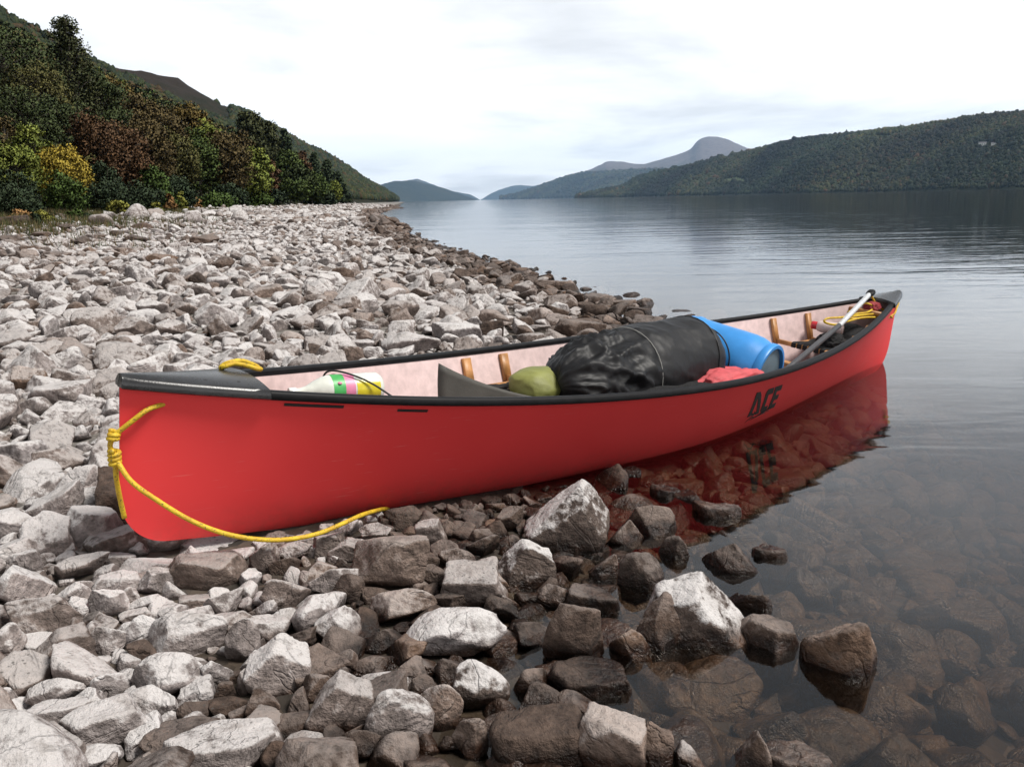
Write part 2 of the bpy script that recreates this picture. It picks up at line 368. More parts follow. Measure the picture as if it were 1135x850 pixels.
# ---------------------------------------------------------------- canoe pose and hull surface (needed for the hole in the water)
CL = 4.8346; CB, CP, CD, CSB, CSS, CRK, CBE, CSE = .4219, 1.7439, .4603, .1707, .1773, .1278, 1.0161, 2.0569
def _rot(a, p, r):
    ca, sa, cp, sp, cr, sr = math.cos(a), math.sin(a), math.cos(p), math.sin(p), math.cos(r), math.sin(r)
    return np.array([[ca, -sa, 0], [sa, ca, 0], [0, 0, 1]]) @ np.array([[cp, 0, sp], [0, 1, 0], [-sp, 0, cp]]) @ np.array([[1, 0, 0], [0, cr, -sr], [0, sr, cr]])
CR = _rot(.7276, .0395, .1086); CT = np.array([.6543, 3.8827, -.0869])
def c2w(P): return np.asarray(P, float) @ CR.T + CT
def w2c(P): return (np.asarray(P, float) - CT) @ CR
def on_plane(px, py, axis, val):
    """canoe coordinates of the point seen at a photo pixel on one of the canoe's own planes"""
    c = (CPOS - CT) @ CR; d = ray(px, py) @ CR
    return c + d * ((val - c[axis]) / d[axis])
def half_beam(s, off=0.): return np.maximum(CB * np.clip(1 - np.abs(s) ** CP, 0, 1) ** CBE + .028 * np.sqrt(np.clip(1 - s * s * .998, 0, 1)) - off, .0)
def sheer(s): return CD + np.where(s < 0, CSB, CSS) * np.abs(s) ** CSE
def keel(s): return CRK * np.abs(s) ** 3
def hull(s, v, side, off=0.):
    s, v = np.broadcast_arrays(np.asarray(s, float), np.asarray(v, float))
    X = CL / 2 - np.where(v < .35, .16 * (1 - np.sqrt(np.clip(1 - (1 - v / .35) ** 2, 0, 1))), 0) - .02 * v - off * 2
    zk = keel(s) + off * (1 - v); zs = sheer(s)
    e = .38 + .55 * np.abs(s) ** 1.5
    return np.stack([s * X, side * half_beam(s, off) * np.clip(v, 0, 1) ** e, zk + (zs - zk) * v], -1)
# water line of the hull
_s = np.linspace(-1, 1, 161); _v = np.linspace(0, 1, 120) ** 2
wlp, wls = [], []
for side in (-1, 1):
    for s in _s:
        Pw = c2w(hull(np.full(120, s), _v, side)); z = Pw[:, 2]
        if z[0] < 0 < z[-1]:
            k = int(np.argmax(z > 0)); f = -z[k-1] / (z[k] - z[k-1]); wlp.append(Pw[k-1] * (1 - f) + Pw[k] * f)
near_ = wlp[:len(wlp)//2]; far_ = wlp[len(wlp)//2:]
_loc = w2c(np.array(wlp)); near_ = [p for p, l in zip(wlp, _loc) if l[1] < 0]; far_ = [p for p, l in zip(wlp, _loc) if l[1] > 0]
loop = np.array(near_ + far_[::-1])[:, :2]; cen = loop.mean(0); loop = cen + (loop - cen) * .992

# ---------------------------------------------------------------- water
def water_mat():
    m, t, b = newmat('loch_water'); t.nodes.remove(b)
    o = [n for n in t.nodes if n.type == 'OUTPUT_MATERIAL'][0]
    g = t.nodes.new('ShaderNodeNewGeometry'); P = g.outputs['Position']
    def mapped(sx_, sy_, rot=0.):
        mp = t.nodes.new('ShaderNodeMapping'); mp.inputs['Scale'].default_value = (sx_, sy_, 1); mp.inputs['Rotation'].default_value = (0, 0, rot); t.links.new(P, mp.inputs[0]); return mp.outputs[0]
    a = noise(t, mapped(.55, 1.5, .12), 1.6, 2, .45, .6)          # small wind ripples
    a2 = noise(t, mapped(.8, 1.6, -.3), 7, 1.5, .4, .5)
    w = t.nodes.new('ShaderNodeTexWave'); w.wave_type = 'BANDS'; w.bands_direction = 'Y'; w.inputs['Scale'].default_value = .16; w.inputs['Distortion'].default_value = 11
    w.inputs['Detail'].default_value = 3; w.inputs['Detail Scale'].default_value = .5
    t.links.new(mapped(.25, 1., -.10), w.inputs['Vector'])
    big = noise(t, mapped(.03, .12), 1., 3)                       # calm and ruffled lanes
    strk = math_(t, 'ADD', noise(t, mapped(.10, 1.0, -.06), 1.0, 3, .5, .4), math_(t, 'MULTIPLY', w.outputs['Fac'], .12))
    swell = math_(t, 'MULTIPLY', strk, ramp(t, big, [(.38, .25), (.62, 1.)]))
    sy = t.nodes.new('ShaderNodeSeparateXYZ'); t.links.new(P, sy.inputs[0])
    offs = N(t, 'ShaderNodeMapRange', interpolation_type='SMOOTHSTEP', inp={1: 4, 2: 22, 3: 0.03, 4: 1.}); t.links.new(math_(t, 'ADD', sy.outputs[1], math_(t, 'MULTIPLY', sy.outputs[0], .6)), offs.inputs[0])
    h = math_(t, 'ADD', math_(t, 'MULTIPLY', a, .042), math_(t, 'MULTIPLY', a2, .006))
    h = math_(t, 'ADD', h, math_(t, 'MULTIPLY', math_(t, 'MULTIPLY', swell, offs.outputs[0]), .115))
    bn = t.nodes.new('ShaderNodeBump'); bn.inputs['Strength'].default_value = .14; bn.inputs['Distance'].default_value = 1.
    t.links.new(h, bn.inputs['Height'])
    fr = t.nodes.new('ShaderNodeFresnel'); fr.inputs[0].default_value = 1.33
    gl = t.nodes.new('ShaderNodeBsdfGlossy'); gl.inputs['Roughness'].default_value = .045; t.links.new(bn.outputs[0], gl.inputs['Normal'])
    tr = t.nodes.new('ShaderNodeBsdfTransparent'); tr.inputs[0].default_value = (.93, .9, .85, 1)
    ms = t.nodes.new('ShaderNodeMixShader'); t.links.new(math_(t, 'POWER', fr.outputs[0], .72), ms.inputs[0]); t.links.new(tr.outputs[0], ms.inputs[1]); t.links.new(gl.outputs[0], ms.inputs[2])
    t.links.new(ms.outputs[0], o.inputs['Surface'])
    va = t.nodes.new('ShaderNodeVolumeAbsorption'); va.inputs[0].default_value = (.5, .32, .18, 1); va.inputs[1].default_value = 1.3
    t.links.new(va.outputs[0], o.inputs['Volume'])
    return m
M_WATER = water_mat()
rect = [(-16500, -20), (16000, -20), (16000, 27000), (-16500, 27000)]
mids = [(x, y) for x in (-60, -10, 0, 4, 10, 40, 200, 1500, 5000) for y in (-10, 0, 8, 20, 60, 200, 1000, 5000)]
pts = [Vector(p) for p in rect] + [Vector(p) for p in loop] + [Vector(p) for p in mids]
nl = len(loop); ed = [(i, (i + 1) % 4) for i in range(4)] + [(4 + i, 4 + (i + 1) % nl) for i in range(nl)]
vo, _, fo, *_ = delaunay_2d_cdt(pts, ed, [], 0, 1e-6)
def inside(p, poly):
    x, y = p; c = False; j = len(poly) - 1
    for i in range(len(poly)):
        if (poly[i][1] > y) != (poly[j][1] > y) and x < (poly[j][0] - poly[i][0]) * (y - poly[i][1]) / (poly[j][1] - poly[i][1]) + poly[i][0]: c = not c
        j = i
    return c
fw = [tuple(q) for q in fo if not inside(np.mean([np.array(vo[i]) for i in q], axis=0), loop)]
def up_ccw(q):
    a, b_, c = [np.array(vo[i]) for i in q[:3]]; return q if np.cross(b_ - a, c - a) > 0 else q[::-1]
water = tag(mk('loch_water', [(v[0], v[1], 0.) for v in vo], [up_ccw(q) for q in fw], M_WATER, smooth=False), kind='structure')

# ---------------------------------------------------------------- hills across and along the loch
def ridge(name, pts, foot, top, mat, seed, rough=.02, n=260, m_=34, gul=.10):
    px0, py0 = np.array(pts, float).T; px = np.linspace(px0[0], px0[-1], n)
    # a rounded line through the points
    sk = np.interp(px, px0, py0); k = np.hanning(6)[:5] + np.hanning(6)[1:]; k /= k.sum(); sk = np.convolve(np.pad(sk, 2, 'edge'), k, 'valid')
    T = np.concatenate([np.linspace(0, 1, m_), np.linspace(1.06, 1.5, 6)])
    dt = np.interp(px, top[0], top[1]); df = np.interp(px, foot[0], foot[1]); dr = np.array([ray(a, b) for a, b in zip(px, sk)]); rr = dr[:, 0] / dr[:, 1]
    Z = np.maximum(dr[:, 2] / dr[:, 1] * dt, 0) + 1
    V = np.zeros((n, len(T), 3))
    for j, tt in enumerate(T):
        d = df + (dt - df) * tt
        V[:, j, 0] = rr * d; V[:, j, 1] = d
        pr = np.sin(min(tt, 1) * math.pi / 2) ** 1.15 if tt <= 1 else 1 - .5 * (tt - 1)
        V[:, j, 2] = Z * pr
    P2 = V[:, :, :2]; sc = 1 / np.mean(dt - df)
    ne = fbm(P2, seed, sc * 2.2, 5, .55); w = np.sin(np.clip(T, 0, 1) * math.pi) ** .8
    V[:, :, 2] += Z[:, None] * gul * ne * w[None] + Z[:, None] * rough * fbm(P2, seed + 1, sc * 14, 3) * smooth(.3, 1, T)[None]
    V[:, 0, 2] = -3
    return tag(mk(name, V.reshape(-1, 3), np.array(grid_faces(n, len(T)), np.int32), mat), kind='structure'), V
GR = [(.009, .013, .007), (.017, .022, .011), (.03, .031, .016)]
M_FOREST = hill_mat('forest_hill', GR, .006)
M_FAR = hill_mat('far_forest_hill', GR, .0025, ((.09, .075, .055), (.15, .12, .10)), (330, 620))
M_MOOR = hill_mat('moor_hill', [(.05, .05, .03), (.085, .075, .05), (.12, .10, .075)], .002, ((.10, .078, .075), (.17, .135, .125)), (300, 680))
hillA, VA = ridge('wooded_hill', [(640, 219.5), (690, 209), (710, 197.5), (748, 190), (773, 184), (798, 177), (830, 171), (861, 163.5), (892, 159), (924, 154), (955, 150), (1006, 146), (1050, 138), (1070, 133), (1135, 127), (1220, 118), (1400, 112)],
    ([640, 760, 900, 1135, 1400], [5200, 3600, 2400, 1500, 1150]), ([640, 760, 900, 1135, 1400], [5500, 4700, 3500, 2400, 1900]), M_FOREST, 21, .012, 420, 60)
hillB, VB = ridge('wooded_far_hill', [(555, 220.5), (575, 217), (600, 208), (625, 199), (645, 195), (665, 193.5), (700, 191), (735, 191), (770, 195), (800, 205)],
    ([555, 680, 800], [12600, 9300, 8400]), ([555, 680, 800], [13200, 12000, 10500]), M_FAR, 31, .015, 200)
hillC, VC = ridge('moorland_hill', [(575, 218), (609, 203), (634, 195.5), (655, 188), (672, 180), (690, 180.5), (705, 183), (716, 183.5), (732, 180), (747, 175), (757, 172), (766, 168), (772, 161), (777, 157.5), (785, 155.5), (797, 155.5), (810, 158), (822, 163), (835, 168), (860, 176), (900, 190)],
    ([575, 700, 900], [15500, 14000, 13000]), ([575, 700, 900], [18500, 17600, 16800]), M_MOOR, 41, .02, 260)
hillD, VD = ridge('distant_hill', [(533, 221.5), (545, 214), (558, 209), (568, 206), (577, 205.5), (590, 206.5), (606, 203.5), (630, 206), (660, 214)],
    ([533, 660], [22000, 21500]), ([533, 660], [24500, 24000]), M_FAR, 51, .02, 120)
hillE, VE = ridge('far_shore_hill', [(405, 212), (425, 204), (437, 201), (452, 200.5), (461, 201), (470, 204), (477, 205), (490, 208.5), (502, 212.5), (512, 216), (520, 218.5), (529, 222)],
    ([405, 529], [10000, 12300]), ([405, 529], [11700, 13100]), M_FAR, 61, .02, 120)
hillF, VF = ridge('distant_shore_hill', [(440, 204), (455, 199.5), (463, 198.5), (475, 203), (488, 208), (500, 212), (512, 214), (522, 216), (532, 221.8)],
    ([440, 532], [17000, 18800]), ([440, 532], [18800, 19700]), M_FAR, 71, .02, 120)

# ---------------------------------------------------------------- haze over the loch
def box(lo, hi):
    x0, y0, z0 = lo; x1, y1, z1 = hi
    V = [(x0,y0,z0),(x1,y0,z0),(x1,y1,z0),(x0,y1,z0),(x0,y0,z1),(x1,y0,z1),(x1,y1,z1),(x0,y1,z1)]
    return V, [(3,2,1,0),(4,5,6,7),(0,1,5,4),(1,2,6,5),(2,3,7,6),(3,0,4,7)]
HAZE_D = 3.2e-5
mh = bpy.data.materials.new('haze'); mh.use_nodes = True; th = mh.node_tree; th.nodes.clear()
oh = th.nodes.new('ShaderNodeOutputMaterial'); pv = th.nodes.new('ShaderNodeVolumePrincipled'); th.links.new(pv.outputs[0], oh.inputs['Volume'])
pv.inputs['Color'].default_value = (.46, .70, 1, 1); pv.inputs['Density'].default_value = HAZE_D; pv.inputs['Anisotropy'].default_value = .35
tag(mk('haze', *box((-16600, -30, -7.5), (16100, 27100, 1500)), mh, smooth=False), kind='stuff')

# ---------------------------------------------------------------- far woods
def merge_blobs(name, C, Rad, cols, sub, mat, squash=(1, 1, 1.25), seed=0):
    V0, F0 = ICO[sub]; g = np.random.default_rng(seed); n = len(C); k = len(V0)
    J = 1 + g.normal(0, .22, (n, k)); V = V0[None] * J[:, :, None] * np.asarray(squash) * Rad[:, None, None] + C[:, None]
    F = (F0[None] + (np.arange(n) * k)[:, None, None]).reshape(-1, 3)
    c = np.repeat(cols, k, axis=0) * (1 + g.normal(0, .08, (n * k, 1)))
    return tag(mk(name, V.reshape(-1, 3), F.astype(np.int32), mat, smooth=True, col=np.clip(c, .004, 1)), kind='stuff')
PAL = .62 * np.array([(.020, .030, .012), (.030, .042, .015), (.042, .052, .018), (.016, .024, .013), (.055, .050, .016), (.062, .040, .018), (.050, .034, .016)])
def _wood_cols(P, g):
    c = PAL[g.choice(7, len(P), p=[.28, .25, .14, .2, .06, .04, .03])]
    v = np.clip(fbm(P[:, :2], 12, .0035, 4), -.8, .9)[:, None]; pl = (fbm(P[:, :2], 13, .002, 3) > .2)[:, None]
    return c * np.array((.76, .70, .80)) * (1.05 + .8 * v) * np.where(pl, np.array((.55, .66, .72)), np.array((1.08, 1.02, .9)))
def ridge_woods(name, V, n, rad, seed, tmax=1.0, tmin=.01):
    g = np.random.default_rng(seed); a, b = V.shape[0], 60 if V.shape[1] > 60 else 34
    u = g.uniform(0, a - 1.001, n); w = g.uniform(tmin, tmax, n) ** .9 * (b - 1.001); i, j = u.astype(int), w.astype(int); fu, fw_ = (u - i)[:, None], (w - j)[:, None]
    P = V[i, j] * (1 - fu) * (1 - fw_) + V[i + 1, j] * fu * (1 - fw_) + V[i, j + 1] * (1 - fu) * fw_ + V[i + 1, j + 1] * fu * fw_
    keep = np.ones(n, bool)
    for (fx, fy, rx, ry) in CLEAR:
        q = proj(P); keep &= ((q[:, 0] - fx) / rx) ** 2 + ((q[:, 1] - fy) / ry) ** 2 > 1
    P = P[keep]; r = rad * P[:, 1] / 2000 * np.exp(g.normal(-.05, .2, len(P)))
    P[:, 2] += r * .5
    return merge_blobs(name, P, r, _wood_cols(P, g), 1, M_LEAF, seed=seed)
# hay fields and pasture cleared from the wooded hill, real fields lying on its slope
CLEAR = [(766, 181, 12, 3.2), (815, 200.5, 12, 3), (804, 175, 6, 1.6), (978, 152, 10, 2.5), (1094, 161, 16, 3), (905, 194, 4, 2)]
ridge_woods('far_wood', VA, 42000, 3.7, 5)
ridge_woods('far_hanging_wood', VB, 9000, 3.2, 6)
def field_patch(name, px, py, rx, ry, c, seed):
    # pieces of the hill's own surface lifted half a metre, with an uneven rim
    b = 60; g = np.random.default_rng(seed); Q = proj(VA[:, :b].reshape(-1, 3)).reshape(VA.shape[0], b, 3)
    F = []; V = []; idx = {}
    a_ = np.arctan2((Q[:, :, 1] - py) / ry, (Q[:, :, 0] - px) / rx); d = np.hypot((Q[:, :, 0] - px) / rx, (Q[:, :, 1] - py) / ry) * (1 + .25 * np.sin(a_ * 3 + seed))
    for i in range(VA.shape[0] - 1):
        for j in range(b - 1):
            if d[i, j] < 1:
                q = []
                for k in ((i, j), (i + 1, j), (i + 1, j + 1), (i, j + 1)):
                    if k not in idx: idx[k] = len(V); V.append(VA[k] + (0, 0, 2.5))
                    q.append(idx[k])
                F.append(tuple(q))
    if F: tag(mk(name, V, F, simple(name, c, .9, .25, .02)), kind='structure')
field_patch('hay_field', 766, 181, 11, 3.4, (.22, .19, .11), 1)
field_patch('pasture_field', 815, 200.5, 11, 3.0, (.085, .11, .04), 2)
field_patch('stubble_field', 804, 175, 6, 2, (.27, .23, .12), 3)
# the near hillside's own woodland, tree by tree beyond counting
g = np.random.default_rng(77); n = 46000
yy = np.exp(g.uniform(math.log(150), math.log(3100), n)); q = g.uniform(0, 1.04, n) ** 1.1; Wd = np.interp(yy, _ry, _rW)
tt = 8 + q * Wd; xx = Xs(yy) - (14 + tt) / .985
Pw = np.stack([xx, yy, terrain(xx, yy)], -1); sc = proj(Pw)
mo = fbm(Pw[:, :2], 15, .012, 3)
k = (sc[:, 0] > -60) & (sc[:, 0] < 470) & ~((q > .62 + .15 * mo) & (sc[:, 0] < 255) & (g.random(n) < .999))
Pw, yy = Pw[k], yy[k]; r = np.clip(yy / 1000 * 3.0, 1.5, 5.0) * g.uniform(.6, 1.3, len(yy)); Pw[:, 2] += r * .6
ci = g.choice(7, len(yy), p=[.26, .22, .14, .2, .07, .07, .04])
merge_blobs('hillside_wood', Pw, r, PAL[ci] * .8, 1, M_LEAF, seed=8)

# ---------------------------------------------------------------- trees and shrubs
def leaf_quads(C, size, g, cols, flat=.0):
    """small leaf faces centred on C"""
    n = len(C); a = g.normal(size=(n, 3)); a[:, 2] *= (1 - flat); a /= np.linalg.norm(a, axis=1)[:, None]
    b = np.cross(a, g.normal(size=(n, 3))); b /= np.linalg.norm(b, axis=1)[:, None]; s = size * g.uniform(.6, 1.35, n)[:, None]
    c = np.cross(a, b)
    V = np.stack([C - b * s, C - c * s * .6, C + b * s, C + c * s * .6], 1).reshape(-1, 3)
    F = np.arange(n * 4).reshape(n, 4); return V, F, np.repeat(cols, 4, axis=0)
KINDS = {  # base colour, second colour, form
 'dark': ((.022, .032, .012), (.040, .050, .018), 'broad'), 'green': ((.035, .055, .016), (.065, .085, .024), 'broad'), 'olive': ((.045, .045, .016), (.075, .068, .022), 'broad'),
 'lime': ((.08, .105, .022), (.14, .15, .03), 'broad'), 'yellow': ((.15, .12, .02), (.28, .20, .03), 'broad'), 'rust': ((.052, .031, .017), (.085, .046, .022), 'broad'),
 'brown': ((.046, .036, .016), (.078, .056, .022), 'broad'), 'amber': ((.065, .048, .015), (.105, .072, .02), 'broad'), 'conifer': ((.018, .028, .014), (.032, .044, .020), 'cone'), 'tallthin': ((.026, .032, .014), (.05, .052, .02), 'tall'),
 'shrubdark': ((.016, .026, .014), (.030, .042, .020), 'bush'), 'shrubgreen': ((.035, .058, .015), (.06, .09, .022), 'bush'), 'shrublime': ((.10, .11, .022), (.17, .16, .035), 'bush'), 'bracken': ((.16, .085, .035), (.25, .15, .06), 'bush')}
def crown_points(form, H, Rd, n, g):
    """leaf positions in clumps through the crown's volume, base at z=0; also the limb ends"""
    ncl = max(14, int(n / 65)); P = []; cen = []
    for _ in range(ncl):
        u = g.normal(size=3); u /= np.linalg.norm(u); rr = g.uniform(.35, 1) ** .6
        if form == 'broad': c = np.array([u[0] * Rd * rr, u[1] * Rd * rr, H * (.56 + .38 * u[2] * rr)]); cr = Rd * g.uniform(.18, .36)
        elif form == 'tall':
            z = g.uniform(.22, 1) ; w = Rd * (1.05 - .75 * z) * g.uniform(.2, 1.1); a = g.uniform(0, 6.28); c = np.array([math.cos(a) * w, math.sin(a) * w, H * z]); cr = Rd * g.uniform(.16, .3)
        elif form == 'cone':
            z = g.uniform(.1, 1) ** 1.1; w = Rd * (1 - z) ** .85 * g.uniform(.5, 1.05); a = g.uniform(0, 6.28); c = np.array([math.cos(a) * w, math.sin(a) * w, H * (z * .97) - w * .12]); cr = Rd * (.12 + .16 * (1 - z))
        else: c = np.array([u[0] * Rd * rr * .85, u[1] * Rd * rr * .85, H * (.16 + .64 * abs(u[2]) * rr)]); cr = Rd * g.uniform(.2, .34)
        m_ = int(n / ncl * g.uniform(.5, 1.5)) + 4; q = g.normal(size=(m_, 3)); q *= (g.uniform(.2, 1, m_) ** .45 / np.linalg.norm(q, axis=1))[:, None]
        sq = np.array([1.15, 1.15, .75]) if form != 'cone' else np.array([1.3, 1.3, .5])
        P.append(c + q * cr * sq); cen.append((c, len(q)))
    return np.concatenate(P), cen
NT = 0
def plant(name, cat, label, px, ytop, wpx, kind, back=0., n=4200, group=None, leaf=None, base_y=None):
    """a tree whose crown top shows at (px, ytop); back = how many metres behind the tree line it grows"""
    global NT; NT += 1; g = np.random.default_rng(1000 + NT)
    r = (px - PW / 2) / FPX
    yy = np.linspace(8, 900, 9000); s = (Xs(yy) - r * yy) * .985
    y = yy[int(np.argmax(s > 14.5 + back * .75))] if (s > 14.5 + back * .75).any() else 400.
    if base_y is not None: Q = hit(px, base_y); y = Q[1]
    dv = ray(px, ytop); x = dv[0] / dv[1] * y; z = float(terrain(x, y)); dist = y
    top = CAM_H + dv[2] / dv[1] * y; H = max(top - z, .5) * (1.0 if KINDS[kind][2] in ('bush', 'cone') else 1.02); Rd = wpx / FPX * y / 2
    c1, c2, form = KINDS[kind]
    e = empty(name, (x, y, z - .05), label=label, cat=cat, group=group)
    P, cen = crown_points(form, H, Rd, n, g)
    tint = np.concatenate([np.full(m_, g.uniform(0, 1)) for _, m_ in cen]) * .65 + g.uniform(0, 1, len(P)) * .35
    cols = np.array(c1) + (np.array(c2) - np.array(c1)) * tint[:, None]; cols = cols * g.uniform(.9, 1.1, (len(P), 1))
    ls = leaf or max(.035, .00115 * dist) * (1.15 if form != 'cone' else 1.0)
    V, F, c = leaf_quads(P, ls, g, cols)
    cc_ = np.concatenate([np.repeat(q[0][None], q[1], 0) for q in cen]); nl_ = (P - cc_) / (np.linalg.norm(P - cc_, axis=1)[:, None] + 1e-6) + .8 * (P - (0, 0, H * .45)) / np.array((Rd, Rd, H * .5)) + g.normal(0, .22, P.shape) + (0, 0, .25)
    nl_ /= np.linalg.norm(nl_, axis=1)[:, None]
    mk('crown' if form != 'bush' else 'foliage', V, F, M_LEAF, e, smooth=True, col=c, nrm=np.repeat(nl_, 4, 0))
    parts = []; tr = max(.035, H * .018)
    if form in ('broad', 'tall', 'cone'):
        bend = g.normal(0, .04, 2) * H; hh = .98 if form != 'broad' else .75
        tp = catmull([(0, 0, -.3), (bend[0] * .3, bend[1] * .3, H * .3 * hh), (bend[0], bend[1], H * .65 * hh), (bend[0] * .8, bend[1] * 1.1, H * hh)], 5)
        parts.append(tube(tp, np.linspace(tr, tr * .22, len(tp)), 7))
        for k in range(0, len(cen), 2 if form == 'broad' else 3):
            cc = cen[k][0]; z0 = max(.15 * H, min(cc[2] * .72, H * hh * .95)); b0 = np.array([np.interp(z0, tp[:, 2], tp[:, 0]), np.interp(z0, tp[:, 2], tp[:, 1]), z0])
            lp = catmull([b0, (b0 + cc) / 2 + (0, 0, .04 * H), cc], 3); parts.append(tube(lp, np.linspace(tr * .42, tr * .1, len(lp)), 5))
        v, f = join(parts); mk('trunk', v, f, M_BARK, e)
    else:
        for k in range(0, len(cen), 3):
            cc = cen[k][0]; lp = catmull([(cc[0] * .12, cc[1] * .12, -.1), (cc[0] * .6, cc[1] * .6, cc[2] * .6), cc], 3); parts.append(tube(lp, np.linspace(.02, .006, len(lp)), 5))
        v, f = join(parts); mk('stem', v, f, M_BARK, e)
    return e
GT, GS = 'trees on the bank above the beach', 'shrubs along the top of the beach'
TREES = [  # label, px, top, width, kind, metres behind the tree line
 ('tall thin topped tree breaking the skyline above all its neighbours', 72, 26, 66, 'tallthin', 16),
 ('broad dark tree at the picture edge uphill of the tall thin tree', 4, 30, 92, 'dark', 20),
 ('dull olive tree just downhill of the broad dark edge tree', 36, 62, 66, 'olive', 15),
 ('dark green tree filling the gap beside the tall thin tree', 104, 72, 56, 'dark', 15),
 ('dark tree low on the bank under the broad dark edge tree', 14, 92, 74, 'dark', 10),
 ('green tree standing directly beneath the tall thin tree', 62, 98, 66, 'dark', 10),
 ('amber crowned tree on the slope next to the tall thin tree', 120, 82, 46, 'amber', 22),
 ('brown tree with thin crown beside the amber one', 146, 100, 56, 'brown', 17),
 ('olive brown round tree uphill of the rusty tree', 176, 112, 52, 'brown', 14),
 ('last brown tree in the row before the dark hillside shows', 204, 112, 46, 'amber', 17),
 ('rusty red tree in the middle of the near bank', 98, 118, 50, 'rust', 5),
 ('darker rusty tree touching the red one on the lake side', 128, 132, 58, 'rust', 4),
 ('brown tree between the rusty trees and the dark round tree', 158, 128, 52, 'brown', 6),
 ('dark round tree in front of the olive brown trees', 186, 140, 52, 'olive', 5),
 ('bright lime green small tree above the yellow bush', 26, 130, 40, 'lime', 4),
 ('rusty brown low tree at the picture edge beside the lime tree', 2, 124, 44, 'brown', 7),
 ('grey green tree behind the bright yellow tree', 48, 120, 44, 'dark', 6),
 ('lime topped bush at the picture edge below the lime tree', 8, 156, 56, 'lime', 1.5),
 ('bright yellow autumn tree leaning over the green shrub', 64, 158, 56, 'yellow', 1.6),
 ('large round rust brown tree standing out from the bank', 244, 142, 56, 'brown', 2.5),
 ('green tree wedged between the rust brown tree and the brown row', 216, 138, 40, 'green', 5),
 ('yellow green tree behind the large round rust brown tree', 226, 130, 34, 'lime', 9),
 ('small rusty crown just above the lime trees', 266, 142, 34, 'brown', 8),
 ('lime green tree on the lake side of the rust brown tree', 282, 160, 34, 'lime', 3),
 ('second lime green tree lower down by the rusty shrub', 278, 178, 32, 'lime', .5),
 ('small rust coloured tree between two lime trees', 294, 172, 24, 'rust', 2),
 ('tall dark pine clump standing above the lime trees', 276, 128, 46, 'tallthin', 24),
 ('dark pine with broken top beside the tall pine clump', 294, 138, 40, 'tallthin', 20),
 ('pointed spruce rising above the slope beyond the pines', 314, 140, 34, 'conifer', 26),
 ('bare reddish larch beyond the pines', 330, 164, 22, 'rust', 12),
 ('green tree below the pointed spruce', 318, 164, 32, 'green', 7),
 ('dark spruce before the beach bends out of sight', 348, 168, 34, 'conifer', 8),
 ('second dark spruce in the last clump by the beach', 362, 174, 32, 'conifer', 5),
 ('low pine with flat top in front of the last spruces', 332, 182, 32, 'dark', 2),
 ('leafy green tree in front of the last spruces', 344, 190, 34, 'green', 0),
 ('shortest spruce at the far end of the near trees', 374, 190, 28, 'conifer', 3),
 ('grey green tree hanging over the far beach', 324, 196, 30, 'green', 0),
 ('yellowish young tree at the foot of the shortest spruce', 370, 200, 14, 'lime', 0),
]
for L, px, yt, w, kd, bk in TREES:
    plant('tree' if kd != 'conifer' else 'conifer_tree', 'tree', L, px, yt, w, kd, bk, n=14000 if w > 45 else 8500, group=GT)
SHRUBS = [
 ('rounded mid green shrub below the bright yellow tree', 66, 176, 50, 'shrubgreen', .3),
 ('dark gorse bush at the picture edge below the lime bush', 12, 174, 60, 'shrubdark', .8),
 ('low dark gorse bush hugging the ground at the picture edge', 8, 198, 60, 'shrubdark', 0),
 ('dark shrub beneath the rusty trees', 108, 164, 50, 'shrubdark', 1),
 ('grey green shrub behind the small yellow green bush', 112, 190, 60, 'shrubdark', 0),
 ('dark gorse mound behind the stacked pale boulders', 152, 194, 56, 'shrubdark', .5),
 ('leafy green shrub under the dark round tree', 164, 168, 48, 'shrubgreen', 1.5),
 ('dark shrub between the boulders and the rust brown tree', 192, 186, 48, 'shrubdark', .5),
 ('small yellow green bush growing beside the squat boulder', 130, 216, 27, 'shrublime', -1.6),
 ('straggly green bush rising beside the stacked pale boulders', 172, 218, 14, 'shrublime', -1.2),
 ('yellow tinged upright bush beside the brown bracken', 199, 207, 16, 'shrublime', -.6),
 ('brown bracken patch beside the yellow tinged upright bush', 186, 208, 14, 'bracken', -.6),
 ('rusty bracken patch beside the leaning grey boulder', 216, 214, 14, 'bracken', -.6),
 ('broad bright green shrub at the edge of the stones', 238, 210, 44, 'shrubgreen', -.4),
 ('dark shrub beneath the large rust brown tree', 250, 198, 46, 'shrubdark', .6),
 ('rounded green shrub beside the dark one above the beach', 284, 208, 34, 'shrubgreen', -.2),
 ('dark round shrub where the far beach narrows', 306, 206, 26, 'shrubdark', 0),
 ('low shrub on open gravel nearest to the picture edge', 46, 232, 26, 'shrublime', -4.5),
 ('dark tuft of heather on the gravel by the flat boulder', 39, 244, 13, 'shrubdark', -5.5),
 ('low brown bracken on the open gravel above the long dark boulder', 24, 234, 30, 'bracken', -2.5),
 ('small green bush on the gravel just below the rounded green shrub', 84, 232, 22, 'shrubgreen', -2.2),
 ('little dark heather clump near the squat boulder', 98, 243, 14, 'shrubdark', -4.2),
 ('low dark shrub under the last spruces', 352, 208, 40, 'shrubdark', 0),
]
for L, px, yt, w, kd, bk in SHRUBS:
    plant('shrub', 'shrub', L, px, yt, w, kd, bk, n=6500 if w > 30 else 2200, group=GS)
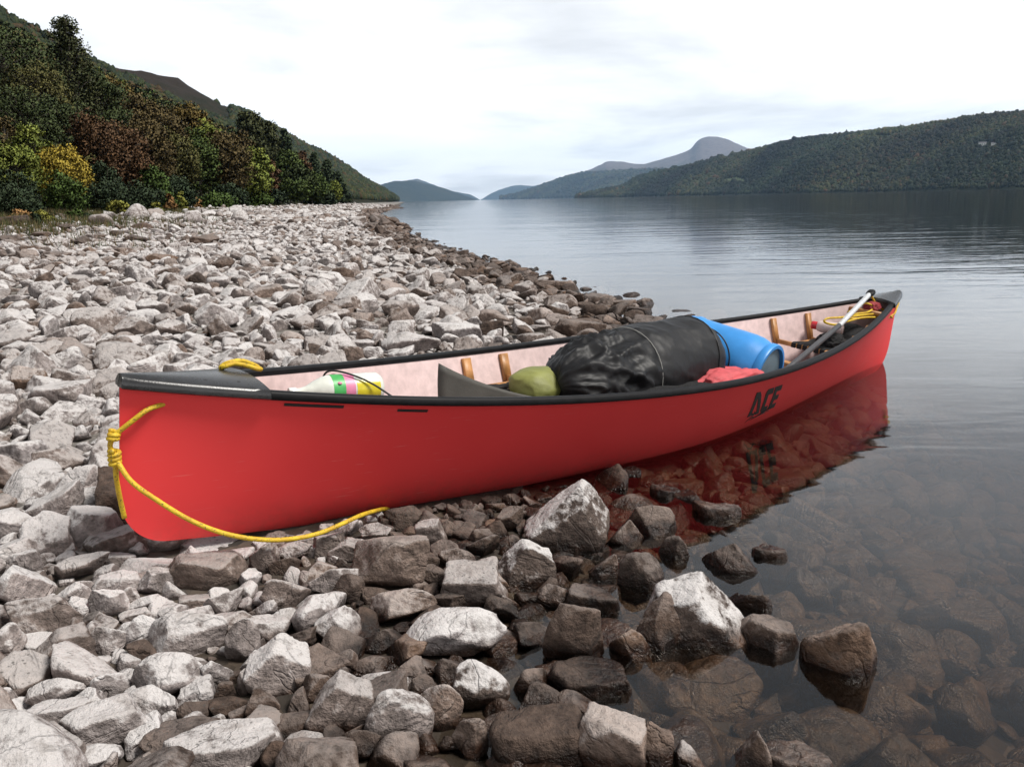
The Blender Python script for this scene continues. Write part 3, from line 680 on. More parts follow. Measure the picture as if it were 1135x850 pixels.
# the close woodland behind those trees, which nobody could count: leafy crowns down the whole bank
g = np.random.default_rng(91); n = 5600
yy = np.exp(g.uniform(math.log(14), math.log(420), n)); t_ = 20 + g.uniform(0, 1, n) ** 1.2 * np.minimum(40 + yy * .25, 150); xx = Xs(yy) - (14 + t_) / .985
Pc = np.stack([xx, yy, terrain(xx, yy)], -1); sc = proj(Pc); t_ = np.where((sc[:, 0] < -40) & (g.random(n) < .6), t_ - 16, t_); xx = Xs(yy) - (14 + t_) / .985; Pc = np.stack([xx, yy, terrain(xx, yy)], -1); k = (sc[:, 0] > -1500) & (sc[:, 2] > 2) & (sc[:, 0] < 420) & (t_ > 3); Pc, yy = Pc[k], yy[k]
A_, B_, C_, D_n = [], [], [], []; nn = 0
for p, y in zip(Pc, yy):
    hgt = g.uniform(2.2, 4.6) * (1 + .7 * float(smooth(60, 160, y))); m_ = 420; c1, c2, fm = KINDS[g.choice(['dark', 'dark', 'green', 'olive', 'olive', 'brown', 'brown', 'amber', 'conifer', 'lime'], p=[.2, .14, .12, .14, .1, .1, .06, .04, .07, .03])]
    q, _ = crown_points('broad' if fm != 'cone' else 'cone', hgt, hgt * (.42 if fm != 'cone' else .26), m_, g)
    cc = np.array(c1) + (np.array(c2) - np.array(c1)) * g.uniform(0, 1, (len(q), 1)) * g.uniform(.5, 1)
    V, F, c = leaf_quads(q + p - (0, 0, .3), max(.08, .0016 * y), g, cc); A_.append(V); B_.append(F + nn); C_.append(c); nn += len(V)
    nl_ = q - (0, 0, hgt * .5); nl_ = nl_ / np.linalg.norm(nl_, axis=1)[:, None] + g.normal(0, .5, q.shape) + (0, 0, .3); D_n.append(np.repeat(nl_ / np.linalg.norm(nl_, axis=1)[:, None], 4, 0))
tag(mk('bank_woodland', np.concatenate(A_), np.concatenate(B_), M_LEAF, smooth=True, col=np.concatenate(C_), nrm=np.concatenate(D_n)), kind='stuff')
# rough grass along the top of the beach
g = np.random.default_rng(17); n = 9000; yy = np.exp(g.uniform(math.log(15), math.log(160), n)); s_ = 14.6 - np.abs(g.normal(0, 1.4, n)) - (g.random(n) < .45) * g.uniform(0, 6, n) * (yy < 45)
m_ = fbm(np.stack([s_, yy], -1), 5, .5, 3); k = m_ > -.12; yy, s_ = yy[k], s_[k]; xx = Xs(yy) - s_ / .985
B0 = np.repeat(np.stack([xx, yy, terrain(xx, yy)], -1), 7, axis=0); nb = len(B0); B0[:, :2] += g.normal(0, .13, (nb, 2)); B0[:, 2] -= .03
hh = g.uniform(.1, .38, nb)[:, None]; ln = g.normal(0, .3, (nb, 3)) * hh; ln[:, 2] = 0; sd = g.normal(size=(nb, 3)); sd[:, 2] = 0; sd /= np.linalg.norm(sd, axis=1)[:, None]; wd = np.maximum(.006, .0006 * B0[:, 1])[:, None]
V = np.stack([B0 - sd * wd, B0 + sd * wd, B0 + ln + (0, 0, 1) * hh], 1).reshape(-1, 3)
cg = np.array([(.045, .045, .018), (.085, .062, .03), (.03, .04, .014)])[g.integers(0, 3, nb)]
tag(mk('rough_grass', V, np.arange(nb * 3).reshape(nb, 3), M_LEAF, smooth=False, col=np.repeat(cg, 3, axis=0)), kind='stuff')
# houses across the water
M_WHITE = simple('white_render', (.78, .77, .74), .8, .05, .5); M_SLATE = simple('slate', (.09, .09, .10), .7, .2, .5); M_GLASS = simple('dark_glass', (.03, .035, .04), .2)
def house(px, py, wpx, label):
    Q = proj(VA[:, :60].reshape(-1, 3)); V_ = VA[:, :60].reshape(-1, 3)
    k = int(np.argmin((Q[:, 0] - px) ** 2 + (Q[:, 1] - py) ** 2)); p = V_[k]; w = wpx / FPX * p[1]; h = w * .36; d = w * .5
    a = math.atan2(-p[0], p[1]); e = empty('house', p + (0, 0, 0), label=label, cat='house', group='white houses on the far shore'); e.rotation_euler = (0, 0, a)
    V, F = box((-w/2, -d/2, -3), (w/2, d/2, h)); mk('wall', V, F, M_WHITE, e, smooth=False)
    o = .06 * w; V = [(-w/2-o, -d/2-o, h+.05), (w/2+o, -d/2-o, h+.05), (w/2+o, d/2+o, h+.05), (-w/2-o, d/2+o, h+.05), (-w/2-o, 0, h+d*.42), (w/2+o, 0, h+d*.42)]
    mk('roof', V, [(0,1,5,4), (2,3,4,5), (1,2,5), (3,0,4), (3,2,1,0)], M_SLATE, e, smooth=False)
    for k in range(3):
        x = (-.3 + .3 * k) * w; V, F = box((x - w*.05, -d/2 - .15, h*.3), (x + w*.05, -d/2 - .02, h*.75)); mk('window', V, F, M_GLASS, e, smooth=False)
for px, py, w, L in [(1088, 161.5, 7, 'larger white house in the cleared strip high on the wooded hill'), (1101, 161, 5, 'smaller white house beside the larger one in the cleared strip'),
    (995, 150, 4, 'highest white house on the wooded hill, just under the skyline'), (982, 156, 3.2, 'small white house a little below the highest house'), (904, 196, 4, 'lone white house low on the wooded hill near the water')]:
    house(px, py, w, L)

# ---------------------------------------------------------------- stones
TONE = {'W': (1.0, .02, 1.0), 'P': (.82, .10, .8), 'G': (.5, .3, .5), 'T': (.55, .6, .4), 'B': (.16, .55, .12), 'D': (.05, .3, .05), 'O': (.32, .9, .15), 'R': (.45, .45, .25), 'WD': (.2, .3, .92)}
def rock(seed, sub, ax, shape='rand', rough=1.):
    """a broken, weathered stone: a rounded body cut by random planes; fits the half sizes ax"""
    g = np.random.default_rng(seed); D, F = ICO[sub]
    if shape == 'block': nr = np.array([(1,0,0),(-1,0,0),(0,1,0),(0,-1,0),(0,0,1),(0,0,-1)], float) + g.normal(0, .17, (6, 3)); nr = np.vstack([nr, g.normal(size=(9, 3))]); dd = np.concatenate([g.uniform(.58, .74, 6), g.uniform(.78, 1.0, 9)])
    elif shape == 'slab': nr = np.vstack([[(.06,.05,1),(0,.1,-1)], g.normal(size=(7, 3)) * (1, 1, .35), g.normal(size=(6, 3))]); dd = np.concatenate([[.5, .6], g.uniform(.68, .95, 7), g.uniform(.72, .95, 6)])
    elif shape == 'wedge': nr = np.array([(.55,-.2,.8),(-.75,-.15,.6),(.1,-1,.25),(-.1,1,.4),(1,.1,-.1),(-1,.2,-.3),(0,0,-1)], float) + g.normal(0, .1, (7, 3)); nr = np.vstack([nr, g.normal(size=(8, 3))]); dd = np.concatenate([g.uniform(.54, .72, 7), g.uniform(.72, .95, 8)])
    elif shape == 'peakleft': nr = np.array([(.72,-.12,.68),(-.85,-.25,.42),(-.35,-.85,.3),(.15,-1,-.02),(.5,.8,.3),(-.4,.9,.2),(1,-.1,-.15),(-1,.1,-.2),(0,0,-1),(.2,-.7,.65),(-.15,-.1,1)], float) + g.normal(0, .05, (11, 3)); dd = np.array([.50, .66, .66, .72, .7, .7, .92, .9, .8, .66, .55])
    elif shape == 'peakright': nr = np.array([(-.60,-.10,.80),(.93,-.1,.36),(.1,-1,.05),(-.2,-.75,.62),(.3,.85,.35),(-.3,.9,.3),(1,.1,-.2),(-1,-.1,-.25),(0,0,-1),(.55,-.75,.3)], float) + g.normal(0, .05, (10, 3)); dd = np.array([.44, .74, .7, .60, .7, .7, .88, .95, .8, .78])
    elif shape == 'round': nr = g.normal(size=(12, 3)); dd = g.uniform(.74, .98, 12)
    else: k = int(g.integers(10, 17)); nr = g.normal(size=(k, 3)); dd = g.uniform(.5, .92, k)
    nr = nr / np.linalg.norm(nr, axis=1)[:, None]; p = 12 if shape == 'round' else g.uniform(34, 80)
    q = np.maximum(D @ nr.T, 1e-3) / dd; r = ((q ** p).sum(1) + .86 ** p) ** (-1 / p)
    V = D * r[:, None]
    ext = np.abs(V).max(0); V = V / ext
    off = g.uniform(0, 50, 3)
    nz = .055 * fbm(V + off, seed % 97, 1.9, 4, .6) - .06 * np.clip(np.abs(fbm(V + off, seed % 83 + 7, 1.3, 2)) - .25, 0, 1) + (.016 * fbm(V + off, seed % 89 + 3, 6, 3) if sub > 2 else 0)
    V = V * (1 + rough * nz)[:, None]
    return V * np.asarray(ax), F
def rotz(a): c, s = math.cos(a), math.sin(a); return np.array([[c, -s, 0], [s, c, 0], [0, 0, 1.]])
def rand_rot(g, tilt):
    a = Matrix.Rotation(g.uniform(0, 6.28), 3, 'Z') @ Matrix.Rotation(g.normal(0, tilt), 3, 'X') @ Matrix.Rotation(g.normal(0, tilt), 3, 'Y') @ Matrix.Rotation(g.uniform(0, 6.28), 3, 'Z')
    return np.array(a)
def hull_low(P):
    """height of the hull's underside over a ground point, or a big number when the point is clear of the canoe"""
    l = w2c(np.asarray(P, float)); s = l[0] / (CL / 2)
    if abs(s) > .985: return 9.
    hb = float(half_beam(np.array(s)));
    if abs(l[1]) > hb + .05: return 9.
    k = float(keel(np.array(s))); v = min(1, (abs(l[1]) / max(hb, .03))) ** 2.6 * float(sheer(np.array(s)) - k)
    return float(c2w((l[0], l[1], k + v))[2])
STONES = []     # dict: V F tone pos size(px) label...
# measured stones: px, py, width, height in the photo, tone, shape, own description (or None)
HERO = [
 (628,573,98,80,'WD','peakright','wedge shaped boulder with white top and dark foot beside the middle of the hull'),
 (768,672,116,92,'WD','peakleft','tall boulder with white crusted top standing in the shallow water'),
 (733,690,60,62,'B','rand','brown shoulder stone leaning on the tall white topped boulder in the water'),
 (933,716,80,62,'O','round','ochre brown boulder standing alone in the water'),
 (853,698,72,44,'B','slab','flat brown slab at the surface between the tall and the ochre boulder'),
 (505,705,112,60,'W','rand','large white pitted stone with hollows at the edge of the wet stones'),
 (681,823,66,64,'T','block','tan squared block standing at the water edge at the bottom of the picture'),
 (607,818,118,66,'D','slab','long dark layered rock with pale rim beside the tan block'),
 (245,830,136,64,'P','slab','largest sloping pale slab at the bottom of the picture'),
 (200,820,96,46,'B','slab','dark brown stone pressed under the largest sloping slab'),
 (119,805,96,56,'P','block','large pale oblong block near the corner of the picture'),
 (309,741,68,66,'P','wedge','pale triangular stone pointing up above a dark hollow'),
 (229,630,90,58,'R','rand','broad pinkish grey boulder just in front of the bow'),
 (208,706,92,62,'P','rand','big pale hump stone in the middle of the pale stones'),
 (182,752,80,54,'P','round','rounded pale stone below the big pale hump'),
 (434,628,92,68,'R','rand','pinkish grey boulder beside the rope end under the hull'),
 (521,652,78,50,'G','block','pale topped blocky stone beside the pinkish grey boulder'),
 (585,632,64,66,'WD','wedge','narrow brown stone with white tip behind the white pitted stone'),
 (444,672,76,46,'T','rand','tan arched stone behind the white pitted stone'),
 (638,698,68,76,'B','rand','dark veined upright boulder on the wet side of the white pitted stone'),
 (529,764,66,60,'WD','round','round stone, half white and half dark, below the white pitted stone'),
 (442,800,78,70,'P','round','smooth pale rounded stone at the bottom by the brown wet stones'),
 (489,788,50,68,'T','round','tan oval stone standing beside the smooth pale rounded stone'),
 (381,783,76,70,'G','wedge','grey stone with dark foot left of the smooth pale stone'),
 (335,827,66,28,'W','slab','very white flat stone lying beside the largest sloping slab'),
 (368,696,64,50,'P','rand','pale domed stone just below the rope end'),
 (370,645,58,36,'P','rand','pale grey stone under the sagging rope'),
 (317,660,60,48,'G','rand','grey cube like stone under the sagging rope'),
 (118,671,52,36,'W','rand','very white angular stone in front of the bow'),
 (104,586,72,56,'P','slab','large pale slab behind the hanging rope end at the bow'),
 (130,602,76,36,'G','slab','grey slab tucked below the stem of the canoe'),
 (42,590,36,30,'P','round',None),(30,625,42,42,'P','rand',None),(88,627,62,40,'G','rand',None),(158,623,68,42,'P','rand',None),(130,648,50,30,'P','slab',None),(176,644,46,36,'P','rand',None),
 (291,620,42,36,'G','rand',None),(317,627,38,26,'D','rand',None),(363,606,40,30,'G','block',None),(328,612,40,24,'G','rand',None),(388,613,46,28,'G','rand',None),(83,662,40,34,'P','round',None),
 (53,685,72,48,'G','rand',None),(8,715,48,46,'P','round',None),(70,722,70,46,'G','wedge',None),(190,680,44,30,'P','rand',None),(247,671,44,38,'P','rand',None),(289,697,70,32,'P','slab',None),
 (122,710,38,34,'P','rand',None),(158,702,42,42,'W','round',None),(263,714,48,54,'P','rand',None),(122,763,40,36,'W','round',None),(236,750,42,36,'P','rand',None),(250,768,24,36,'D','rand',None),
 (272,757,28,40,'G','rand',None),(290,784,42,40,'B','rand',None),(58,772,66,42,'P','rand',None),(62,800,66,48,'P','slab',None),(173,781,56,40,'P','rand',None),(218,788,40,26,'D','rand',None),(6,778,28,42,'P','round',None),
 (15,814,42,34,'G','round',None),(108,841,80,34,'W','rand',None),(352,763,44,34,'B','rand',None),(326,800,66,34,'B','rand',None),(385,733,46,34,'B','rand',None),(264,792,26,24,'B','rand',None),(20,842,50,34,'T','rand',None),
 (477,594,36,34,'G','block',None),(450,575,44,30,'D','rand',None),(418,592,38,24,'G','rand',None),(562,577,34,38,'B','rand',None),(425,711,48,30,'B','rand',None),(588,704,44,26,'D','rand',None),(594,752,44,32,'B','rand',None),
 (652,752,86,38,'D','slab',None),(702,711,52,34,'O','rand',None),(652,663,62,30,'B','slab',None),(427,757,56,30,'P','round',None),(411,736,64,28,'B','rand',None),(456,746,46,28,'B','rand',None),(398,829,44,38,'D','rand',None),
 (648,781,60,34,'B','rand',None),(566,838,48,32,'O','round',None),(762,838,48,30,'WD','rand',None),(524,824,46,58,'B','rand',None),(710,632,46,40,'D','round','greenish black stone by the brown stone under the hull edge'),(671,625,34,26,'B','rand',None),(718,574,56,36,'B','rand',None),(690,590,40,24,'B','rand',None),
 (797,563,46,20,'G','slab','grey flat stone at the surface inside the red reflection'),(735,543,34,14,'D','slab',None),(811,616,58,34,'D','rand','dark wet stone breaking the surface beyond the tall white topped boulder'),(855,608,38,18,'B','slab',None),(830,660,48,28,'D','rand',None),(688,753,24,30,'D','rand',None),
 (727,825,42,54,'B','rand',None),(837,832,58,48,'B','rand','brown stone with a flat face at the bottom edge of the water'),(880,838,68,34,'B','slab',None),(750,606,34,24,'D','rand',None),(628,622,40,30,'B','rand',None),(536,606,44,30,'B','rand',None),(505,620,40,30,'R','rand',None),
 (600,600,40,26,'D','rand',None),(556,676,44,30,'D','rand',None),(612,660,36,26,'B','rand',None),(480,640,36,26,'D','rand',None),(385,655,40,36,'D','rand',None),(345,612,26,20,'P','rand',None),
 # the upper beach
 (152,238,27,23,'P','round','pale round boulder crowning the pile at the top of the beach'),(113,246,26,18,'G','round','squat grey boulder standing before the small yellow green bush'),(158,251,24,13,'B','rand','brown boulder in front of the pale round boulder pile'),(178,243,26,15,'P','rand','lichen spotted boulder next to the pale round boulder pile'),(214,242,22,24,'P','rand','leaning grey boulder below the rusty bracken'),
 (15,245,36,13,'D','slab','long dark flat boulder at the picture edge below the gorse'),(90,269,34,14,'D','rand',None),(63,283,36,14,'B','rand',None),(148,266,28,13,'D','rand',None),(228,268,34,14,'B','rand',None),(180,288,32,15,'O','rand','single rusty brown boulder in the pale upper beach'),
 (192,313,32,22,'G','rand',None),(247,294,24,18,'B','round',None),(277,288,24,16,'D','rand',None),(104,357,52,30,'G','round','rounded grey boulder lying among pale stones on the land side'),(150,364,46,26,'G','rand',None),(237,352,48,34,'P','wedge',None),(192,365,36,22,'G','rand',None),
 (385,341,34,24,'G','round',None),(442,343,42,26,'G','round','rounded grey boulder beyond the white flat topped slab'),(334,347,28,20,'W','rand',None),(364,357,36,19,'W','rand',None),(408,340,26,24,'P','rand',None),(376,370,28,18,'B','rand',None),(30,340,28,18,'B','rand',None),
 (511,372,62,32,'W','block','white flat topped slab right behind the black gunwale'),(455,383,64,30,'P','rand','pale boulder rising behind the gunwale beside the white flat slab'),(548,368,36,26,'D','rand',None),(436,341,30,20,'P','rand',None),(490,332,30,16,'P','rand',None),
 (690,338,36,10,'B','slab','flat brown rock lying off the end of the dark point'),(704,350,24,15,'D','round','black rounded rock at the end of the dark point'),(712,344,30,8,'D','slab',None),(640,366,60,28,'B','slab','brown slab beside the black gear bag beyond the gunwale'),(614,318,42,18,'B','slab',None),(668,343,22,14,'D','rand',None),(648,340,22,10,'D','rand',None),(655,331,16,5,'D','rand',None),(691,327,6,4,'D','round',None),
 (45,262,24,10,'B','rand',None),(74,253,18,9,'D','rand',None),(30,277,28,11,'B','slab',None),(106,263,20,9,'B','rand',None),(131,259,18,9,'D','rand',None),(8,266,24,10,'D','rand',None),(58,301,30,12,'G','rand',None),(121,291,28,12,'B','rand',None),(14,302,32,13,'B','slab',None),(88,312,30,13,'G','rand',None),(40,322,34,15,'B','rand',None),
 (446,250,8,5,'D','round','small black rock alone in the water off the far point'),(541,303,12,10,'D','block',None),
]
def clear_hull(V):
    """how far to sink a stone so that none of it stands inside the canoe; None when sinking cannot do it"""
    if abs(V[:, 0].mean() - CT[0]) > 3.2 or abs(V[:, 1].mean() - CT[1]) > 3.2: return 0.
    for k in range(36):
        l = w2c(V - (0, 0, .012 * k)); s = np.clip(l[:, 0] / (CL / 2), -1, 1); zk, zs = keel(s), sheer(s); v = (l[:, 2] - zk) / (zs - zk)
        ins = (np.abs(l[:, 0]) < CL / 2 - .02) & (v > -.02) & (v < 1.15) & (np.abs(l[:, 1]) < half_beam(s) * np.clip(v + .02, 0, 1) ** (.38 + .55 * np.abs(s) ** 1.5) + .004)
        if not ins.any(): return .012 * k
    return None
def add_stone(pos, ax, tone, shape, seed, sub, Rm, label=None, hero=False, bbox=None):
    V, F = rock(seed, sub, ax, shape); V = V @ Rm.T + pos
    for _ in range(12):
        dz = clear_hull(V)
        if dz is not None: break
        l = w2c(V.mean(0)); sh = CR @ np.array((0, .06 * (1 if l[1] > 0 else -1), 0)); V = V + (sh[0], sh[1], 0)
    V = V - (0, 0, dz or 0)
    q = proj(V[::max(1, len(V) // 60)]); w = q[:, 0].max() - q[:, 0].min(); h = q[:, 1].max() - q[:, 1].min()
    STONES.append(dict(V=V, F=F, tone=tone, pos=np.array(pos), px=float((q[:, 0].max() + q[:, 0].min()) / 2), py=float((q[:, 1].max() + q[:, 1].min()) / 2), w=float(w), h=float(h), label=label, hero=hero, r=max(ax[0], ax[1]), code=None))
g = np.random.default_rng(5)
def jig(t, g, a=.07): return np.clip(np.array(t) + g.normal(0, a, 3), 0, 1)
for i, (px, py, w, h, tn, shp, lab) in enumerate(HERO):
    p = hit(px, py); c = h / FPX * p[1] * .4
    for _ in range(3):
        p = hit(px, py, c * .55); dist = float((p - CPOS) @ _f); el = math.asin(min(.9, (CAM_H - p[2]) / np.linalg.norm(p - CPOS)))
        a = w / FPX * dist / 2; b = a * (.62 if dist < 8 else .8); hm = h / FPX * dist / 2
        c2 = (hm ** 2 - (b * math.sin(el)) ** 2); c = math.sqrt(c2) / math.cos(el) if c2 > 0 else 0
        c = float(np.clip(c, .34 * a, 1.25 * a))
    if c <= .36 * a: b = max(.4 * a, min(b, hm / max(math.sin(el), .12)))
    if terrain(*hit(px, py + h * .4)[:2]) < -.015 and p[1] < 9:     # stands in the water: measured down to the water line, and goes on to the bottom
        d_ = ray(px, py + h * .46); p = CPOS + d_ * (-CPOS[2] / d_[2]); dist = float((p - CPOS) @ _f); el = math.asin(CAM_H / np.linalg.norm(p - CPOS)); a = w / FPX * dist / 2; b = a * .7
        up_ = max(h / FPX * dist - b * math.sin(el) * .9, .25 * a); dep = -float(terrain(p[0], p[1] + b * .6)); c = (up_ + dep + .02) / 2; p = p + np.array([p[0], p[1], 0]) / np.hypot(p[0], p[1]) * b * .75; p[2] = up_ - c; a *= 1.0 + .25 * dep / (dep + up_); b *= 1.0 + .25 * dep / (dep + up_)
    hl = hull_low(p); yaw = -math.atan2(p[0], p[1])
    z = p[2]
    if z + c > hl - .01: z = hl - .01 - c
    Rm = rotz(yaw + g.normal(0, .12)) @ np.array(Matrix.Rotation(g.normal(0, .08), 3, 'Y'))
    add_stone(np.array([p[0], p[1], z]), (a * 1.06, b * 1.06, c * 1.06), jig(TONE[tn], g, .04), shp, 100 + i, 4 if w > 30 else 3, Rm, lab, True)
    STONES[-1]['code'] = tn
# the stones between, over, and under them
cells = {}
def near_ok(x, y, r, fac):
    k = (int(x // .5), int(y // .5)); R = int((r + .45) // .5) + 1
    for i in range(-R, R + 1):
        for j in range(-R, R + 1):
            for (a, b, c) in cells.get((k[0] + i, k[1] + j), ()):
                if (a - x) ** 2 + (b - y) ** 2 < (fac * (c + r)) ** 2: return False
    return True
def put_cell(x, y, r): cells.setdefault((int(x // .5), int(y // .5)), []).append((x, y, r))
for s_ in STONES: put_cell(s_['pos'][0], s_['pos'][1], s_['r'] * .66)
FIX = []
def scatter(n, y0, y1, smin, smax, rmed, rsig, rmax, fac, seed, lift=.25, dens_off=None, logy=True):
    g = np.random.default_rng(seed)
    yy = np.exp(g.uniform(math.log(y0), math.log(y1), n)) if logy else g.uniform(y0, y1, n)
    if logy: pass
    sm = np.broadcast_to(np.asarray(smax, float), (n,)); s_ = g.uniform(0, 1, n) * (smax - smin) + smin
    xx = Xs(yy) - s_ / .985; zz = terrain(xx, yy); sc = proj(np.stack([xx, yy, zz], -1))
    k = (sc[:, 2] > .3) & (sc[:, 0] > -260) & (sc[:, 0] < PW + 260) & (sc[:, 1] < PH + 330)
    xx, yy, zz, s_ = xx[k], yy[k], zz[k], s_[k]; r = np.minimum(rmed * np.exp(g.normal(0, rsig, len(xx))), rmax)
    o = np.argsort(-r)
    for i in o:
        x, y, z, ri, si = xx[i], yy[i], zz[i], r[i], s_[i]
        if si < -.35 and g.random() > math.exp((si + .35) * .8) + .12: continue
        if not near_ok(x, y, ri, fac): continue
        if ri > .055 and y < 5:                       # the rope hangs free along here
            lc = w2c((x, y, z)); hb_ = float(half_beam(np.clip(lc[0] / (CL / 2), -1, 1)))
            if -2.7 < lc[0] < -.8 and -hb_ - .34 < lc[1] < 0: continue
        hl = hull_low((x, y, z)); fl = g.uniform(.42, .85) if y < 5 else g.uniform(.34, .66); cz = ri * fl
        zc = z + cz * g.uniform(.05, .05 + lift * 2)
        if si < .05 and y < 6: zc = min(zc, .035 - cz + g.uniform(-.03, .03))
        if hl < 8: zc = min(zc, hl - cz - .012)
        put_cell(x, y, ri)
        if si > 7.5 and y < 60 and g.random() < .92 * smooth(*((7.5, 11.) if y < 32 else (9.5, 12.5)), si): continue
        wet = si < np.interp(y, [1, 1.6, 2.4, 3.5, 6, 10, 20, 40, 120], [.2, .32, .52, .55, .6, .85, 1.0, 1.2, 1.7]) + .12 * math.sin(y * 1.3) + g.normal(0, .08)  # wet stones; beside the hull the dark tones also stand in for its shadow
        if wet: t = TONE[g.choice(['B', 'D', 'O', 'R', 'G'], p=[.46, .38, .07, .06, .03])]
        else: t = TONE[g.choice(['P', 'W', 'G', 'R', 'T', 'B', 'D'], p=[.46, .16, .18, .11, .04, .03, .02])]
        FIX.append((x, y, zc, ri, cz, jig(t, g), int(g.integers(1e6)), (g.choice(['rand', 'slab', 'block', 'round'], p=[.64, .19, .14, .03]) if si > -.1 else g.choice(['round', 'slab', 'rand'], p=[.4, .35, .25])), rand_rot(g, .42)))
scatter(700, 1.2, 5, -.1, 4.0, .12, .25, .18, .80, 1)
scatter(12000, 1.0, 6, -2.0, 5.0, .068, .35, .12, .62, 2)
scatter(42000, .9, 6, -3.5, 5.0, .036, .35, .06, .58, 3, .1)
scatter(1100, 4, 40, .4, 14, .125, .3, .22, .80, 4)
scatter(22000, 4, 34, -.7, 14.5, .08, .38, .15, .72, 5)
scatter(30000, 4, 26, -.5, 14, .052, .35, .085, .7, 6, .1)
scatter(3500, 26, 260, -.6, 14, .24, .35, .5, .8, 7)
scatter(16000, 26, 170, -.8, 14, .15, .35, .28, .74, 8)
scatter(500, 1.2, 9, -5, -.3, .14, .35, .24, .9, 9, .0)
g = np.random.default_rng(3)
def approx_px(f): 
    q = proj(np.array(f[:3])); return f[3] * 2 / max(q[2], .3) * FPX, q
cand = []
CANOE_POLY = [(130, 405), (135, 425), (128, 500), (140, 560), (190, 595), (300, 590), (500, 555), (700, 518), (850, 468), (960, 412), (998, 330), (960, 325), (800, 358), (600, 380), (400, 402), (200, 402)]
TREEPX = 236
for i, f in enumerate(FIX):
    w, q = approx_px(f)
    vis = 0 < q[0] < PW and q[1] < PH and not inside((q[0], q[1]), CANOE_POLY) and not (f[2] + f[4] < -.02)
    cand.append(w if vis else 0)
cand = np.array(cand); order = np.argsort(-cand); NIND = 300 - len(HERO)
IND = set(int(i) for i in order[:NIND])
SV, SF, SC = [], [], []; ns = 0
for i, f in enumerate(FIX):
    x, y, z, r, cz, t, sd, shp, Rm = f
    w = cand[i] if cand[i] > 0 else approx_px(f)[0]
    ax = (r, r * (.62 + (sd % 100) / 260), cz)
    if i in IND: add_stone(np.array([x, y, z]), ax, t, shp, sd, 4 if w > 45 else 3, Rm)
    else:
        sub = 3 if w > 14 else 2 if w > 5 else 1
        V, F = rock(sd, sub, ax, shp); V = V @ Rm.T + (x, y, z); dz = clear_hull(V)
        if dz is None: continue
        V = V - (0, 0, dz); SV.append(V); SF.append(F + ns); ns += len(V); SC.append(np.repeat(t[None], len(V), 0))
tag(mk('shingle', np.concatenate(SV), np.concatenate(SF), M_STONE, col=np.concatenate(SC)), kind='stuff')
# ---- descriptions: each stone is told by its look and by the landmark it lies next to
LMK = [(628,573,'wedge boulder beside the hull'), (770,674,'tall white topped boulder in the water'), (933,716,'ochre boulder in the water'), (505,705,'large white pitted stone'), (681,823,'tan squared block'),
 (245,830,'largest sloping slab'), (119,805,'pale oblong block'), (309,741,'pale triangular stone'), (229,630,'pinkish boulder below the bow'), (208,706,'big pale hump stone'), (434,628,'boulder by the rope end'), (442,800,'smooth pale rounded stone'),
 (128,500,'knotted rope on the stem'), (200,405,'bow deck plate'), (265,405,'yellow rope loop on the deck'), (385,420,'plastic bottle'), (511,372,'white flat topped slab'), (104,357,'rounded grey boulder up the beach'), (152,238,'pale boulder pile'), (15,245,'long dark flat boulder'), (180,288,'rusty brown boulder'),
 (244,232,'broad bright green shrub'), (700,348,'black rock ending the dark point'), (620,385,'black gear bag'), (404,238,'far bend of the beach'), (334,347,'small very white stone up the beach'), (53,685,'grey stone at the picture edge'), (638,698,'dark veined upright boulder'), (237,352,'pale wedge up the beach')]
def look(s):
    p, h, c = s['tone']; big = max(s['w'], s['h'])
    sz_ = 'big' if big > 62 else 'medium' if big > 34 else 'small'
    wet = s['pos'][2] < .05
    cl_ = ('white' if c > .85 and p > .9 else 'pale grey' if p > .62 else 'pinkish grey' if p > .38 and h > .36 else 'grey' if p > .34 else 'rusty' if h > .75 else 'brown' if h > .42 else 'dark')
    a = s['w'] / max(s['h'], 1); sh = 'flat ' if a > 2.1 else 'upright ' if a < .95 else ''
    return f"{sz_} {'wet ' if wet else ''}{sh}{cl_} stone".replace('  ', ' ')
used, groups = {}, {}
for s in STONES:
    if s['label']: continue
    d = [(math.hypot(s['px'] - x, (s['py'] - y) * 1.3), x, y, n_) for x, y, n_ in LMK]; dd, x, y, n_ = min(d)
    dx, dy = s['px'] - x, (s['py'] - y) * 1.3
    rel = ('on the lake side of the' if dx > 0 else 'on the land side of the') if abs(dx) > abs(dy) else ('in front of the' if dy > 0 else 'beyond the')
    groups.setdefault((look(s), rel, n_), []).append((dd, s))
ORD = ['nearest', 'second', 'third', 'fourth', 'fifth', 'sixth', 'seventh', 'eighth', 'ninth', 'tenth', 'eleventh', 'twelfth']
for (lk, rel, n_), L in groups.items():
    L.sort(key=lambda t: t[0])
    for k, (_, s) in enumerate(L):
        s['label'] = f"{lk} {rel} {n_}" if len(L) == 1 else f"{ORD[min(k, 11)]} {lk} {rel} {n_}"
        if len(s['label'].split()) > 16: s['label'] = s['label'].replace('on the lake side of', 'lakeward of').replace('on the land side of', 'landward of')
for s in STONES:
    big = max(s['w'], s['h']) > 55
    base = np.array([s['V'][:, 0].mean(), s['V'][:, 1].mean(), s['V'][:, 2].min()])
    o = mk('boulder' if big else 'stone', s['V'], s['F'], M_STONE, base=base, col=np.repeat(s['tone'][None], len(s['V']), 0))
    tag(o, s['label'], 'stone', 'loose stones of the beach' if s['pos'][2] > .03 else 'wet stones at the water edge')

